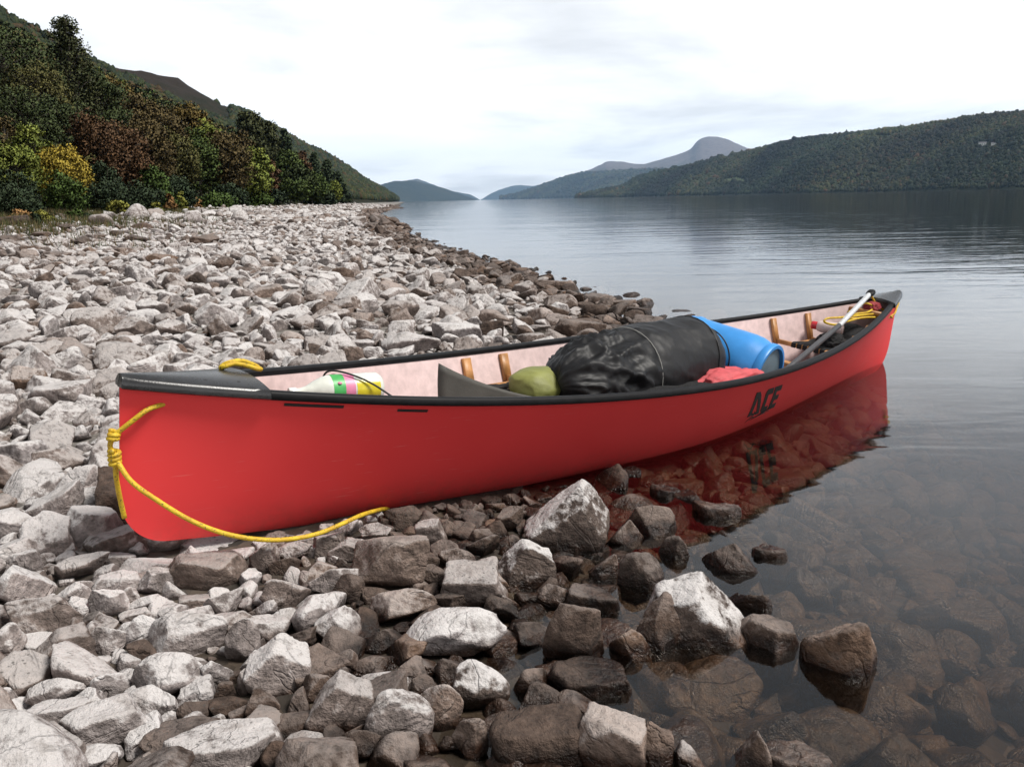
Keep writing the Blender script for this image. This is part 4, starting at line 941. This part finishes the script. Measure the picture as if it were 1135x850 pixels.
# ---------------------------------------------------------------- canoe
M4 = Matrix(((*CR[0], CT[0]), (*CR[1], CT[1]), (*CR[2], CT[2]), (0, 0, 0, 1)))
canoe = empty('canoe', (0, 0, 0), label='long red open canoe with black gunwales, bow on the stones and stern afloat', cat='canoe'); canoe.matrix_world = M4
ns_, nv_ = 150, 30
sg = np.sin(np.linspace(-1, 1, ns_) * math.pi / 2); vg = np.linspace(0, 1, nv_) ** 2.2
def hull_grid(off, vmax=1.):
    cols = [hull(sg, np.full(ns_, v), -1, off) for v in vg[::-1] * vmax] + [hull(sg, np.full(ns_, v), 1, off) for v in vg[1:] * vmax]
    return np.stack(cols, 1)
A = hull_grid(0.); B = hull_grid(.011); m_ = A.shape[1]
F1 = grid_faces(ns_, m_); F2 = [tuple(i + ns_ * m_ for i in q)[::-1] for q in F1]; k0 = ns_ * m_
Fr = [(i * m_, k0 + i * m_, k0 + (i + 1) * m_, (i + 1) * m_) for i in range(ns_ - 1)] + [((i + 1) * m_ + m_ - 1, k0 + (i + 1) * m_ + m_ - 1, k0 + i * m_ + m_ - 1, i * m_ + m_ - 1) for i in range(ns_ - 1)]
mk('hull', np.concatenate([A.reshape(-1, 3), B.reshape(-1, 3)]), F1 + F2 + Fr, [M_RED, M_LINE], canoe, midx=[0] * len(F1) + [1] * len(F2) + [0] * len(Fr), sharp=50)
# gunwales
prof = [(-.018, -.007), (-.018, .008), (-.012, .0135), (.003, .0145), (.010, .010), (.0125, .002), (.0125, -.009), (.0095, -.0125), (.002, -.0125), (.002, -.003), (-.010, -.003), (-.011, -.008)]
for side in (-1, 1):
    s = np.linspace(-.90, .91, 120); C0 = hull(s, np.ones(120), side); T = np.gradient(C0, axis=0); T /= np.linalg.norm(T, axis=1)[:, None]
    Nn = np.cross(T, (0, 0, 1)) * -side; Nn /= np.linalg.norm(Nn, axis=1)[:, None]
    Nn *= np.sign((Nn * (0, side, 0)).sum(1))[:, None]
    V = np.stack([C0 + Nn * a + np.array((0, 0, b)) for a, b in prof], 1).reshape(-1, 3)
    mk('gunwale', V, grid_faces(120, 12, True) + [tuple(range(12)), tuple(range(119 * 12, 120 * 12))[::-1]], M_BLK, canoe, sharp=45)
# deck plates at both ends, with rolled skirt
def deck(end, s_in, name):
    a = np.linspace(0, 1, 28); n = 17; t = np.linspace(-1, 1, n); rows = []
    for q in a:
        s = s_in + (1.0 - s_in) * (1 - (1 - q) ** 1.6)
        row = []
        for w in t:
            sw = s - (.055 * (1 - w * w)) * (1 - q) * -1.0 if False else s - .05 * (1 - w * w) * (q < .02) * -1
            hb = float(half_beam(np.array(min(s, .9995)))) + .018
            x = end * (s * CL / 2 - .002 * q ** 3 - .02)
            row.append((x, hb * w, float(sheer(np.array(end * s))) + .019 + .014 * (1 - w ** 2) * (1 - q * .3)))
        rows.append(row)
    V = [p for r in rows for p in r]; Fc = grid_faces(28, n)
    # round nose, then the skirt all the way round
    rim = [i * n for i in range(28)] + [27 * n + j for j in range(1, n)] + [i * n + n - 1 for i in range(26, -1, -1)]
    base = len(V); R1 = []
    for lev, (dz, push) in enumerate([(-.008, .006), (-.016, .007), (-.023, .007), (-.027, .002), (-.027, -.010)]):
        for i in rim:
            x, y, z = V[i]; row, col = divmod(i, n); d = np.array([end * (.9 if row > 25 else .15), (-1 if col < n // 2 else 1) * (0 if col == n // 2 else 1)]); d = d / np.linalg.norm(d)
            V.append((x + d[0] * push, y + d[1] * push, float(sheer(np.array(min(1, abs(x) / (CL / 2)) * end))) + .019 + dz))
        R1.append(list(range(base, base + len(rim)))); base += len(rim)
    prev = rim
    for r in R1:
        Fc += [(prev[i], prev[i + 1], r[i + 1], r[i]) for i in range(len(rim) - 1)]; prev = r
    # inner edge lip
    inner = [j for j in range(n)]; b0 = len(V)
    for j in inner: x, y, z = V[j]; V.append((x - end * .004, y, z - .014))
    Fc += [(inner[j], inner[j + 1], b0 + j + 1, b0 + j) for j in range(n - 1)]
    o = mk(name, V, Fc, M_DECK, canoe, sharp=50)
    return o
dk = deck(-1, .845, 'deck_plate'); deck(1, .88, 'deck_plate')
def rivet(x, y, up=.036, r=.007):
    prof_ = [(r, 0), (r * .9, .0022), (r * .5, .0034), (.0004, .0038)]; V, F = lathe(prof_, 12); s = x / (CL / 2)
    mk('rivet', V + (x, y, float(sheer(np.array(s))) + .019 + up * 0 + .0085), F, M_STRIP, dk)
for x, y in [(-2.09, -.07), (-2.09, .06), (-2.18, -.05), (-2.20, .045), (-2.28, 0.0)]: rivet(x, y)
# two black seat strips under the near gunwale
for s0, s1, v0, v1 in ((-.8225, -.75, .955, .955), (-.6775, -.635, .940, .938)):
    s = np.linspace(s0, s1, 14); v = np.linspace(v0, v1, 14); P = hull(s, v, -1, -.0025); Q = hull(s, v - .017, -1, -.0025); P0 = hull(s, v, -1, .003); Q0 = hull(s, v - .017, -1, .003)
    V = np.stack([P, Q, Q0, P0], 1).reshape(-1, 3); mk('trim_strip', V, grid_faces(14, 4, True) + [(0, 1, 2, 3), (55, 54, 53, 52)], M_STRIP, canoe, sharp=40)
# maker's lettering on the side, following the curve of the hull
L_A = [[(0, 0), (.62, 1), (.92, 1), (1.02, 0), (.76, 0), (.745, .14), (.66, .10), (.60, .19), (.50, .12), (.42, .20), (.36, .08), (.30, .12), (.235, 0)]]
A_hole = [(.40, .27), (.52, .30), (.47, .40), (.57, .44), (.54, .54), (.66, .76), (.70, .50), (.735, .38), (.715, .27), (.62, .30), (.58, .22)]
def letters():
    out = []
    # A split in strips around its cut-out: left limb, right limb and crown
    out.append([(0, 0), (.235, 0), (.30, .12), (.36, .10), (.40, .27), (.47, .40), (.54, .54), (.66, .78), (.70, 1.0), (.56, 1.0), (.46, .86)])
    out.append([(.66, .78), (.70, .50), (.735, .30), (.745, .14), (.66, .10), (.60, .19), (.585, .07), (.70, 0), (1.02, 0), (.94, .86), (.86, 1.0), (.70, 1.0)])
    out.append([(.36, .0), (.36, .10), (.42, .14), (.50, .07), (.585, .12), (.60, .0)])
    sl = .30
    def sk(P, x0): return [(x0 + x + sl * y, y) for x, y in P]
    out.append(sk([(.12, 0), (.0, .14), (0, .84), (.14, 1), (.66, 1), (.66, .76), (.27, .76), (.27, .24), (.62, .24), (.62, 0)], 1.08))
    out.append(sk([(0, 0), (0, 1), (.66, 1), (.66, .78), (.26, .78), (.26, .61), (.60, .61), (.60, .40), (.26, .40), (.26, .22), (.66, .22), (.66, 0)], 1.84))
    out.append([(-.05, -.26), (.25, -.13), (.50, -.10), (.72, -.17), (1.0, -.10), (.72, -.115), (.50, -.045), (.25, -.085)])
    out.append([(1.2, -.13), (1.45, -.105), (1.75, -.11), (1.75, -.085), (1.45, -.08), (1.2, -.10)])
    out.append([(1.82, -.09), (2.02, -.07), (2.02, -.045), (1.82, -.06)])
    return out
def on_hull(u, w, out=.0016):
    f = u / 2.75
    bl, tl, tr, br = np.array((.1075, .49)), np.array((.072, .845)), np.array((.165, .80)), np.array((.215, .485))
    # letter slant is in the outlines, so use an upright frame on the hull
    s = .1075 + .045 * u - .062 * w; v = .485 + .335 * w
    return hull(np.array(s), np.array(v), -1, -out)
LV, LF = [], []
from mathutils.geometry import tessellate_polygon
import bmesh
for poly in letters():
    bm = bmesh.new(); vs_ = [bm.verts.new((x, y, 0)) for x, y in poly]; bm.faces.new(vs_)
    bmesh.ops.triangulate(bm, faces=bm.faces[:]); bmesh.ops.subdivide_edges(bm, edges=bm.edges[:], cuts=2, use_grid_fill=True); bmesh.ops.triangulate(bm, faces=bm.faces[:])
    bm.verts.index_update(); n0 = len(LV)
    for v in bm.verts: LV.append(on_hull(v.co.x, v.co.y))
    LF += [tuple(n0 + v.index for v in f.verts) for f in bm.faces]; bm.free()
lg = mk('lettering', LV, LF, M_STRIP, canoe, smooth=False)
sm_ = lg.modifiers.new('thick', 'SOLIDIFY'); sm_.thickness = .001; sm_.offset = 0
# seats hung on wooden drops
def seat(x0, x1, z, name, lash=()):
    e = empty(name, (0, 0, 0)); e.parent = canoe
    def hb(x, zz): 
        s = x / (CL / 2); v = np.clip((zz - keel(np.array(s))) / (sheer(np.array(s)) - keel(np.array(s))), 0, 1); return float(half_beam(np.array(s), .012) * v ** (.38 + .55 * abs(s) ** 1.5))
    for x in (x0, x1):
        w = hb(x, z) - .012; v, f = bar((x, -w, z), (x, w, z), .03, .024); mk('seat_rail', v, f, M_WOOD, e)
        for sd in (-1, 1):
            yb = hb(x, z) - .012; yt = hb(x, float(sheer(np.array(x / (CL/2))))) - .02; zt = float(sheer(np.array(x / (CL / 2)))) - .015
            v, f = bar((x, sd * (yb - .006), z - .012), (x, sd * yt, zt), .042, .02, up=(0, 1, 0)); mk('hanger', v, f, M_WOOD, e)
    w = hb((x0 + x1) / 2, z) - .09
    for sd in (-1, 1): v, f = bar((x0, sd * w, z), (x1, sd * w, z), .026, .022); mk('side_rail', v, f, M_WOOD, e)
    parts = []
    nlen, ncr = 5, 6
    for k in range(ncr):      # straps running fore and aft, wrapped over the rails
        y = -w * .86 + 2 * w * .86 * k / (ncr - 1); hw = w * .86 / (ncr - 1) * .74
        P = [(x0 - .017, z - .013), (x0 - .018, z + .012), (x0, z + .0155), ((x0 + x1) / 2, z + .006), (x1, z + .0155), (x1 + .018, z + .012), (x1 + .017, z - .013)]
        V = [(px, y + hw * q, pz + dz) for px, pz in P for q, dz in ((-1, 0), (1, 0))]; parts.append((V, grid_faces(len(P), 2)))
    for k in range(nlen):
        x = x0 + .04 + (x1 - x0 - .08) * k / (nlen - 1); hw = (x1 - x0 - .08) / (nlen - 1) * .4
        V = [(x + hw * q, y, z + .011 - .006 * (1 - (y / w) ** 2)) for y in np.linspace(-w, w, 9) for q in (-1, 1)]; parts.append((V, grid_faces(9, 2)))
    v, f = join(parts); o = mk('webbing', v, f, M_WEB, e, smooth=False); md = o.modifiers.new('thick', 'SOLIDIFY'); md.thickness = .003
    return e
seat(1.36, 1.64, .375, 'stern_seat'); seat(-.90, -.66, .36, 'bow_seat')
def thwart(x, z, name='thwart', t=.028, w=.05):
    s = x / (CL / 2); v_ = np.clip((z - keel(np.array(s))) / (sheer(np.array(s)) - keel(np.array(s))), 0, 1); hbm = float(half_beam(np.array(s), .012) * v_ ** (.38 + .55 * abs(s) ** 1.5)) - .004
    v, f = bar((x, -hbm, z), (x, hbm, z), w, t); mk(name, v, f, M_WOOD, canoe)
thwart(1.02, .335); thwart(2.0, .548, 'carrying_handle', .026, .04); thwart(-1.92, .49)
# black buoyancy block under the bow deck and its clip on the far side
v, f = bar((-2.06, .055, .535), (-1.99, .11, .535), .02, .05); mk('clip', v, f, M_BLK, canoe)

# ---------------------------------------------------------------- gear in the canoe
def gear(name, V, F, mat, label, cat, sharp=None, kids=(), group=None, smooth=True):
    V = c2w(V); base = np.array([V[:, 0].mean(), V[:, 1].mean(), V[:, 2].min()])
    o = mk(name, V, F, mat, base=base, sharp=sharp, smooth=smooth); tag(o, label, cat, group)
    for kn, kv, kf, km in kids:
        k = mk(kn, c2w(kv) - base, kf, km, o, sharp=40)
    return o
def fabric(name, c, rough, bump, scale): return simple(name, c, rough, .25, scale, bump, scale * 4, .5)
M_BAG = simple('black_coated_fabric', (.010, .010, .011), .5, .3, 9, .14, 40, .28)
M_OLIVE = simple('olive_fabric', (.20, .21, .055), .6, .2, 12, .2, 60); M_CLOTH = simple('black_cloth', (.014, .014, .015), .85, .4, 40, .5, 180, .3)
M_PINK = simple('faded_red_cloth', (.50, .075, .085), .7, .2, 15, .3, 90); M_REDC = simple('red_cloth', (.50, .02, .022), .6, .2, 15, .25, 80)
M_BLUE = simple('blue_plastic', (.035, .24, .60), .42, .12, 7, .04, 60, .5); M_BLUED = simple('barrel_lid_plastic', (.11, .16, .19), .5, .2, 9)
def roll(x0, x1, cz0, cz1, cy0, cy1, rad, wr, seed, n=130, m=110):
    """a stuffed sack lying along the canoe: rad(u) radius, wr(u) wrinkle depth"""
    V = []
    U = np.linspace(0, 1, n)
    a = np.linspace(0, 2 * math.pi, m, endpoint=False)
    for u in U:
        r = rad(u); c = np.array([x0 + (x1 - x0) * u, cy0 + (cy1 - cy0) * u, cz0 + (cz1 - cz0) * u])
        P = np.stack([np.full(m, u * 5), np.cos(a) * 1.2, np.sin(a) * 1.2], 1)
        ri = np.clip(1 - np.abs(fbm(P * (1, 1.7, 1.7), seed, 1.25, 3)), 0, 1) ** 2.2 + .25
        ri2 = np.clip(1 - np.abs(fbm(P * (1.6, 1, 1), seed + 5, 2.6, 3)), 0, 1) ** 2.5 + .25
        rr = r * (1 + wr(u) * (ri - .6) + wr(u) * .45 * (ri2 - .6))
        V.append(np.stack([c[0] + 0 * a + wr(u) * .06 * fbm(P, seed + 3, 1.2, 2), c[1] + np.cos(a) * rr, c[2] + np.sin(a) * rr * .95], 1))
    V = np.concatenate(V); F = grid_faces(n, m, True) + [tuple(range(m))[::-1], tuple(range((n - 1) * m, n * m))]
    return V, F
def bag_rad(u):
    l = (1 - (1 - min(u / .15, 1)) ** 2.2) ** .5; e = (1 - max(0, (u - .84) / .16) ** 2.4) ** .5 if u < 1 else .02
    return max(.012, (.145 + .072 * min(1, u / .5)) * (.35 + .65 * l if u > .0 else .3) * e)
def bag_wr(u): return .19 * (1 - smooth(.22, .5, u)) + .03
BV, BF = roll(-.69, .34, .40, .43, .0, .02, bag_rad, bag_wr, 5)
def bag_ring(x, tilt=0., n=40, add=.004, r=.0035):
    u = (x + .74) / 1.14; P = []
    for k in range(n + 1):
        a = 2 * math.pi * k / n; uu = u + tilt * math.sin(a) / 1.14; rr = bag_rad(uu) * 1.01 + add
        P.append((-.74 + 1.14 * uu, .02 * uu + math.cos(a) * rr, .40 + .03 * uu + math.sin(a) * rr * .95))
    return tube(P, r, 6, False)
M_CORD = simple('pale_cord', (.25, .245, .23), .7, .2)
kv, kf = bag_ring(-.245, .0, add=.003, r=.0022); s1v, s1f = bag_ring(.16, .05, r=.003, add=.001); s2v, s2f = bag_ring(.36, .0, r=.004, add=.0)
LP = catmull([(-.66, -.02, .49), (-.52, -.05, .565), (-.30, -.07, .61), (0, -.06, .636), (.2, -.05, .645)], 8)
sv, sf = tube(LP, .003, 6)
gear('gear_bag', BV, BF, M_BAG, 'large shiny black stuffed gear bag with crumpled end, lying along the canoe', 'bag', kids=[('cord', kv, kf, M_CORD), ('seam', s1v, s1f, M_BAG), ('seam', s2v, s2f, M_BAG)])
# blue barrel
def orient(V, a, b):
    t = np.asarray(b, float) - np.asarray(a, float); q = Vector(t).to_track_quat('Z', 'Y').to_matrix(); return np.asarray(V) @ np.array(q).T + np.asarray(a)
Bl = .78; br = .185
pr = [(br*.8, 0), (br*.95, .006), (br, .03), (br, .07), (br*1.03, .085), (br*1.03, .105), (br, .12), (br*1.0, .3), (br*1.0, .5), (br*.995, .60), (br*.97, .655), (br*.90, .70), (br*.885, .715), (br*.905, .722), (br*.905, .758), (br*.885, .766), (br*.80, .767), (br*.79, .745)]
KZ = np.linalg.norm(np.array((.07, .46, .04))) / .767
v, f = lathe([(r_, z_ * KZ if z_ < .62 else .62 * KZ + (z_ - .62) * .8) for r_, z_ in pr], 56); a_, b_ = np.array((.505, .26, .395)), np.array((.575, -.20, .355))
ZL = .62 * KZ + (.745 - .62) * .8
lv, lf = lathe([(br*.79, ZL), (br*.74, ZL + .004), (.002, ZL + .005)], 48)
hv, hf = tube(catmull([(.02, -.11, ZL), (.05, -.09, ZL + .03), (.065, 0, ZL + .04), (.05, .09, ZL + .03), (.02, .11, ZL)], 5), .011, 8)
hv2, hf2 = tube([(br*.915*math.cos(k*math.pi/28), br*.915*math.sin(k*math.pi/28), ZL - .004) for k in range(57)], .0075, 6, False)
gear('barrel', orient(v, a_, b_), f, M_BLUE, 'bright blue plastic barrel lying behind the black gear bag', 'barrel', sharp=35, kids=[('lid', orient(lv, a_, b_), lf, M_BLUED)])
def blob(c, ax, seed, wr=.25, fr=1.2, sub=4, rz=0., flat=None):
    D, F = ICO[sub]; n = np.abs(fbm(D * (1, 1.6, 1), seed, fr, 4)); D2 = np.sign(D) * np.abs(D) ** .85; V = D2 * (1 + wr * (.5 - n))[:, None] * np.asarray(ax)
    return V @ rotz(rz).T + np.asarray(c), F
v, f = blob((-.70, .09, .375), (.13, .11, .095), 4, .12, .9); v[:, 2] += .25 * (v[:, 0] + .7) * 0
gear('dry_bag', v, f, M_OLIVE, 'olive green dry bag poking out at the crumpled end of the black bag', 'bag')
v, f = blob((-.16, -.24, .33), (.26, .10, .075), 8, .45, 1.6)
gear('jacket', v, f, M_CLOTH, 'crumpled black jacket between the black gear bag and the near gunwale', 'jacket')
v, f = blob((.10, -.22, .335), (.25, .11, .05), 12, .12, .8)
gear('flat_bag', v, f, M_REDC, 'flat bright red bag lying under the faded red cloth', 'bag')
v, f = blob((.21, -.24, .372), (.24, .11, .068), 15, .32, 1.2, rz=.1)
gear('cloth', v, f, M_PINK, 'crumpled faded red cloth in front of the blue barrel', 'cloth')
# curved dark mat standing behind the near gunwale
M_MAT = simple('dark_mat', (.060, .056, .048), .7, .2, 12, .1, 100)
ln = np.linspace(0, 1, 16); V = []
for q in ln:
    x = -1.365 + .50 * q; y = -.10 - .16 * q ** 1.3; zt = .595 - .135 * (1 - (1 - q) ** 1.9) - .02 * q; zb = .40
    for z in np.linspace(zb, zt, 8): V.append((x + .02 * (z - .4), y + .03 * math.sin((z - .4) * 9), z))
v = np.array(V); f = grid_faces(16, 8)
o = gear('kneeling_mat', v, f, M_MAT, 'dark olive grey mat curled up on edge between bottle and bow seat', 'mat'); md = o.modifiers.new('thick', 'SOLIDIFY'); md.thickness = .012
# drinks bottle held by a black cord
pl_ = lambda px, py, y: on_plane(px, py, 1, y)
a_, b_ = np.array((-1.90, -.025, .545)), np.array((-1.60, -.075, .540)); bl_ = np.linalg.norm(b_ - a_)
def M_plastic(name, c, ro=.25): return simple(name, c, ro, .1, 30, .03, 200, .5)
MB_CL, MB_YE, MB_GR, MB_PK, MB_CP = M_plastic('cloudy_plastic', (.62, .63, .57)), M_plastic('yellow_drink', (.62, .52, .03)), M_plastic('green_label', (.06, .36, .09), .4), M_plastic('pink_label', (.62, .20, .33), .4), M_plastic('white_cap', (.75, .75, .73))
bk = .050
v, f = lathe([(.012, 0), (.0135, .012), (.0135, .03), (.019, .05), (.033, .075), (.044, .10), (bk, .125), (bk, .285), (.040, .30), (.030, .305), (.002, .302)], 36)
cap_v, cap_f = lathe([(.015, -.006), (.0165, -.004), (.0165, .016), (.015, .018)], 20)
def band(z0, z1, r, ns=36, a0=0, a1=2 * math.pi):
    V = [(r * math.cos(a0 + (a1 - a0) * k / ns), r * math.sin(a0 + (a1 - a0) * k / ns), z) for z in (z0, (z0 + z1) / 2, z1) for k in range(ns + 1)]; return np.array(V), grid_faces(3, ns + 1)
_q = np.array(Vector(b_ - a_).to_track_quat('Z', 'Y').to_matrix()); _d = _q.T @ np.array((0, -1., -.55)); YA = math.atan2(_d[1], _d[0])
g1, p1, w1 = band(.125, .165, bk + .0006), band(.165, .198, bk + .0006), band(.100, .125, bk + .0003)
y1 = band(.203, .284, bk + .0007, a0=YA - 1.35, a1=YA + 1.35)
D_, Fd = ICO[2]; dots = [(D_ * (.010, .004, .008) + (math.cos(t_) * (bk - .001), math.sin(t_) * (bk - .001), .146), Fd) for t_ in (1.2, 2.4, 3.6, 4.8, 6.0)]
dv, df = join([(d, [tuple(int(i) for i in q) for q in ff]) for d, ff in dots])
gear('bottle', orient(v, a_, b_), f, MB_CL, 'large plastic bottle of yellow drink with green and pink label tucked behind the near gunwale', 'bottle', kids=[('cap', orient(cap_v, a_, b_), cap_f, MB_CP), ('label', orient(g1[0], a_, b_), g1[1], MB_GR), ('label', orient(p1[0], a_, b_), p1[1], MB_PK), ('drink', orient(y1[0], a_, b_), y1[1], MB_YE), ('fruit_print', orient(dv, a_, b_), df, MB_PK)])
P = catmull([(-1.76, .04, .53), (-1.76, .0, .59), (-1.735, -.06, .602), (-1.67, -.115, .575), (-1.61, -.165, .53)], 6); v, f = tube(P, .0035, 6); mk('bungee_cord', v, f, M_STRIP, canoe)
# paddle leaning over the stern seat
M_SHAFT = simple('dark_shaft', (.055, .055, .06), .45, .2, 30); M_ALU = simple('pale_alloy', (.66, .67, .68), .3, .06, 60, .02, 300, .5, .35)
pb, pt = on_plane(875, 407, 1, -.17), on_plane(963, 327, 1, -.02); pm = on_plane(930, 361, 1, -.085); pe = pt + (pt - pm) * .0
P0 = pb + (pb - pm) * .25
v, f = tube([P0, pb, pm], .0155, 14); sv, sf = tube([pm - (pm - pb) * .0, pt], .0150, 14)
dirp = (pt - pm) / np.linalg.norm(pt - pm)
D_, F_ = ICO[3]; gv = orient(np.sign(D_) * np.abs(D_) ** .8 * (.024, .016, .042) + (0, 0, .03), pt, pt + dirp)
nb = np.linspace(0, 1, 20); bl = []
for q in nb:
    w = .1 * math.sin(math.pi * min(1, q * .82 + .10)) ** .55
    for a in np.linspace(0, 2 * math.pi, 16, endpoint=False): bl.append((math.cos(a) * w, math.sin(a) * (.012 - .007 * q), -.46 * q))
bv = orient(np.array(bl), P0 + dirp * .02, P0 + dirp * 1.02); bf = grid_faces(20, 16, True) + [tuple(range(16))[::-1], tuple(range(19 * 16, 320))]
gear('paddle', v, f, M_SHAFT, 'paddle with pale upper shaft and black grip leaning over the stern seat', 'paddle', kids=[('upper_shaft', sv, sf, M_ALU), ('grip', gv, F_, M_BLK), ('blade', bv, bf, M_BLK)])
# things in the stern
v, f = blob((1.83, .01, .36), (.15, .105, .11), 31, .25, 1.0); gear('holdall', v, f, M_CLOTH, 'black holdall wedged in the stern behind the seat', 'bag')
bt = on_plane(912, 362, 1, .08); bt2 = on_plane(935, 366, 1, -.03)
v, f = lathe([(.02, 0), (.034, .004), (.036, .02), (.036, .12), (.03, .145), (.02, .155)], 24); lv, lf = lathe([(.0205, .150), (.024, .153), (.024, .180), (.018, .186), (.002, .187)], 20)
o_ = gear('drink_flask', orient(v, bt2, bt), f, M_plastic('pale_pink_plastic', (.62, .50, .48)), 'pale drinking bottle with red cap on the stern holdall', 'bottle', kids=[('cap', orient(lv, bt2, bt), lf, M_plastic('red_cap', (.50, .03, .04)))])
v, f = blob(on_plane(922, 380, 1, -.04), (.09, .07, .05), 37, .4, 1.5); gear('rolled_strap', v, f, M_CLOTH, 'bunched black strap beside the pale drinking bottle', 'strap')
c_ = on_plane(945, 352, 1, .02); v, f = blob((2.06, .0, .575), (.06, .04, .028), 41, .4, 1.6); gear('throw_bag', v, f, simple('dark_red_cloth', (.22, .015, .02), .7), 'small dark red bag tucked under the stern deck', 'bag')
# ---------------------------------------------------------------- yellow ropes
def rope_mat():
    m, t, b = newmat('yellow_rope'); g = t.nodes.new('ShaderNodeNewGeometry')
    n = noise(t, g.outputs['Position'], 170, 2); n2 = noise(t, g.outputs['Position'], 30, 3)
    t.links.new(mix(t, ramp(t, n, [(.60, 0.), (.66, .85)]), ramp(t, n2, [(.35, (.50, .30, .015)), (.65, (.66, .46, .02))]), (.06, .05, .03)), b.inputs['Base Color']); b.inputs['Roughness'].default_value = .6
    w = t.nodes.new('ShaderNodeBump'); w.inputs['Strength'].default_value = .6; w.inputs['Distance'].default_value = .003; t.links.new(noise(t, g.outputs['Position'], 240, 2), w.inputs['Height']); t.links.new(w.outputs[0], b.inputs['Normal'])
    return m
M_ROPE = rope_mat(); RR = .0072
def coil(c, ax, r, turns, pitch, rr=RR, n=14):
    a = np.linspace(0, 2 * math.pi * turns, int(n * turns)); q = np.array(Vector(ax).to_track_quat('Z', 'Y').to_matrix())
    P = np.stack([r * np.cos(a), r * np.sin(a), pitch * a / (2 * math.pi)], 1); P[:, 2] -= P[:, 2].mean(); return tube(P @ q.T + np.asarray(c), rr, 8)
def cam_pt(px, py, loc_y): return on_plane(px, py, 1, loc_y)
h0 = hull(np.array(-.962), np.array(.90), -1, -.004)
K1, K2 = cam_pt(126, 483, -.012), cam_pt(127, 506, -.014)
r1 = catmull([hull(np.array(-.955), np.array(.905), -1, .01), hull(np.array(-.965), np.array(.88), -1, -.010), cam_pt(150, 464, -.035), K1], 6)
r2 = catmull([K1, cam_pt(122, 494, -.012), K2, cam_pt(129, 530, -.02), cam_pt(133, 552, -.025), cam_pt(138, 574, -.03)], 6)
pts_ = [K2, cam_pt(145, 533, -.07), cam_pt(175, 555, -.11), cam_pt(210, 576, -.155), cam_pt(245, 590, -.2), cam_pt(280, 597, -.235), cam_pt(315, 598, -.26), cam_pt(350, 592, -.27), cam_pt(378, 581, -.26), cam_pt(400, 571, -.22), cam_pt(420, 565, -.12), cam_pt(432, 563, -.02)]
r3 = catmull(pts_, 7)
v, f = join([tube(r1, RR, 9), tube(r2, RR, 9), tube(r3, RR, 9), coil(K1, (.3, 0, 1), .011, 2.2, .011), coil(K2, (.0, 0, 1), .012, 3.2, .0125)])
gear('rope', v, f, M_ROPE, 'yellow painter rope knotted through the bow and sagging under the hull', 'rope')
zt = lambda x: float(sheer(np.array(x / (CL / 2)))) + .035
cb = on_plane(262, 408, 2, zt(-2.06))
lp = [cb + .78 * np.array(q) for q in [(-.05, .02, .0), (-.03, .035, .012), (.02, .03, .018), (.06, .0, .012), (.075, -.04, .002), (.06, -.055, .004), (.03, -.03, .014), (-.01, -.005, .02), (-.045, .0, .012), (-.055, .025, .002)]]
lp2 = [cb + .78 * np.array(q) for q in [(-.045, .04, .002), (-.02, .02, .02), (.03, .02, .022), (.065, -.02, .01), (.075, -.06, .0)]]
v, f = join([tube(catmull(lp, 6), RR, 8), tube(catmull(lp2, 6), RR, 8)])
gear('rope_loop', v, f, M_ROPE, 'small loop of yellow rope lying on the black bow deck', 'rope')
def st(px, py, y): return on_plane(px, py, 1, y)
l1 = catmull([st(965, 326, .03), st(972, 338, .0), st(983, 346, -.03), st(989, 352, -.05), st(984, 349, -.05), st(970, 348, -.05), st(950, 350, -.05), st(930, 352, -.05), st(917, 353, -.05), st(914, 357, -.05), st(926, 360, -.06), st(940, 356, -.07), st(958, 352, -.07), st(985, 352, -.06)], 7)
l2 = catmull([st(940, 346, -.02), st(950, 342, -.02), st(958, 336, -.0), st(968, 340, -.02), st(962, 346, -.03), st(948, 348, -.04), st(938, 352, -.05), st(952, 353, -.06), st(975, 351, -.06)], 7)
l3 = catmull([st(955, 334, .05), st(965, 345, .03), st(978, 350, -.01), st(990, 349, -.04), st(994, 341, -.03), st(996, 336, -.02)], 7)
v, f = join([tube(l1, .0062, 8), tube(l2, .0062, 8), tube(l3, .0062, 8)])
gear('rope_coil', v, f, M_ROPE, 'tangle of yellow rope lying over the stern deck and handle', 'rope')
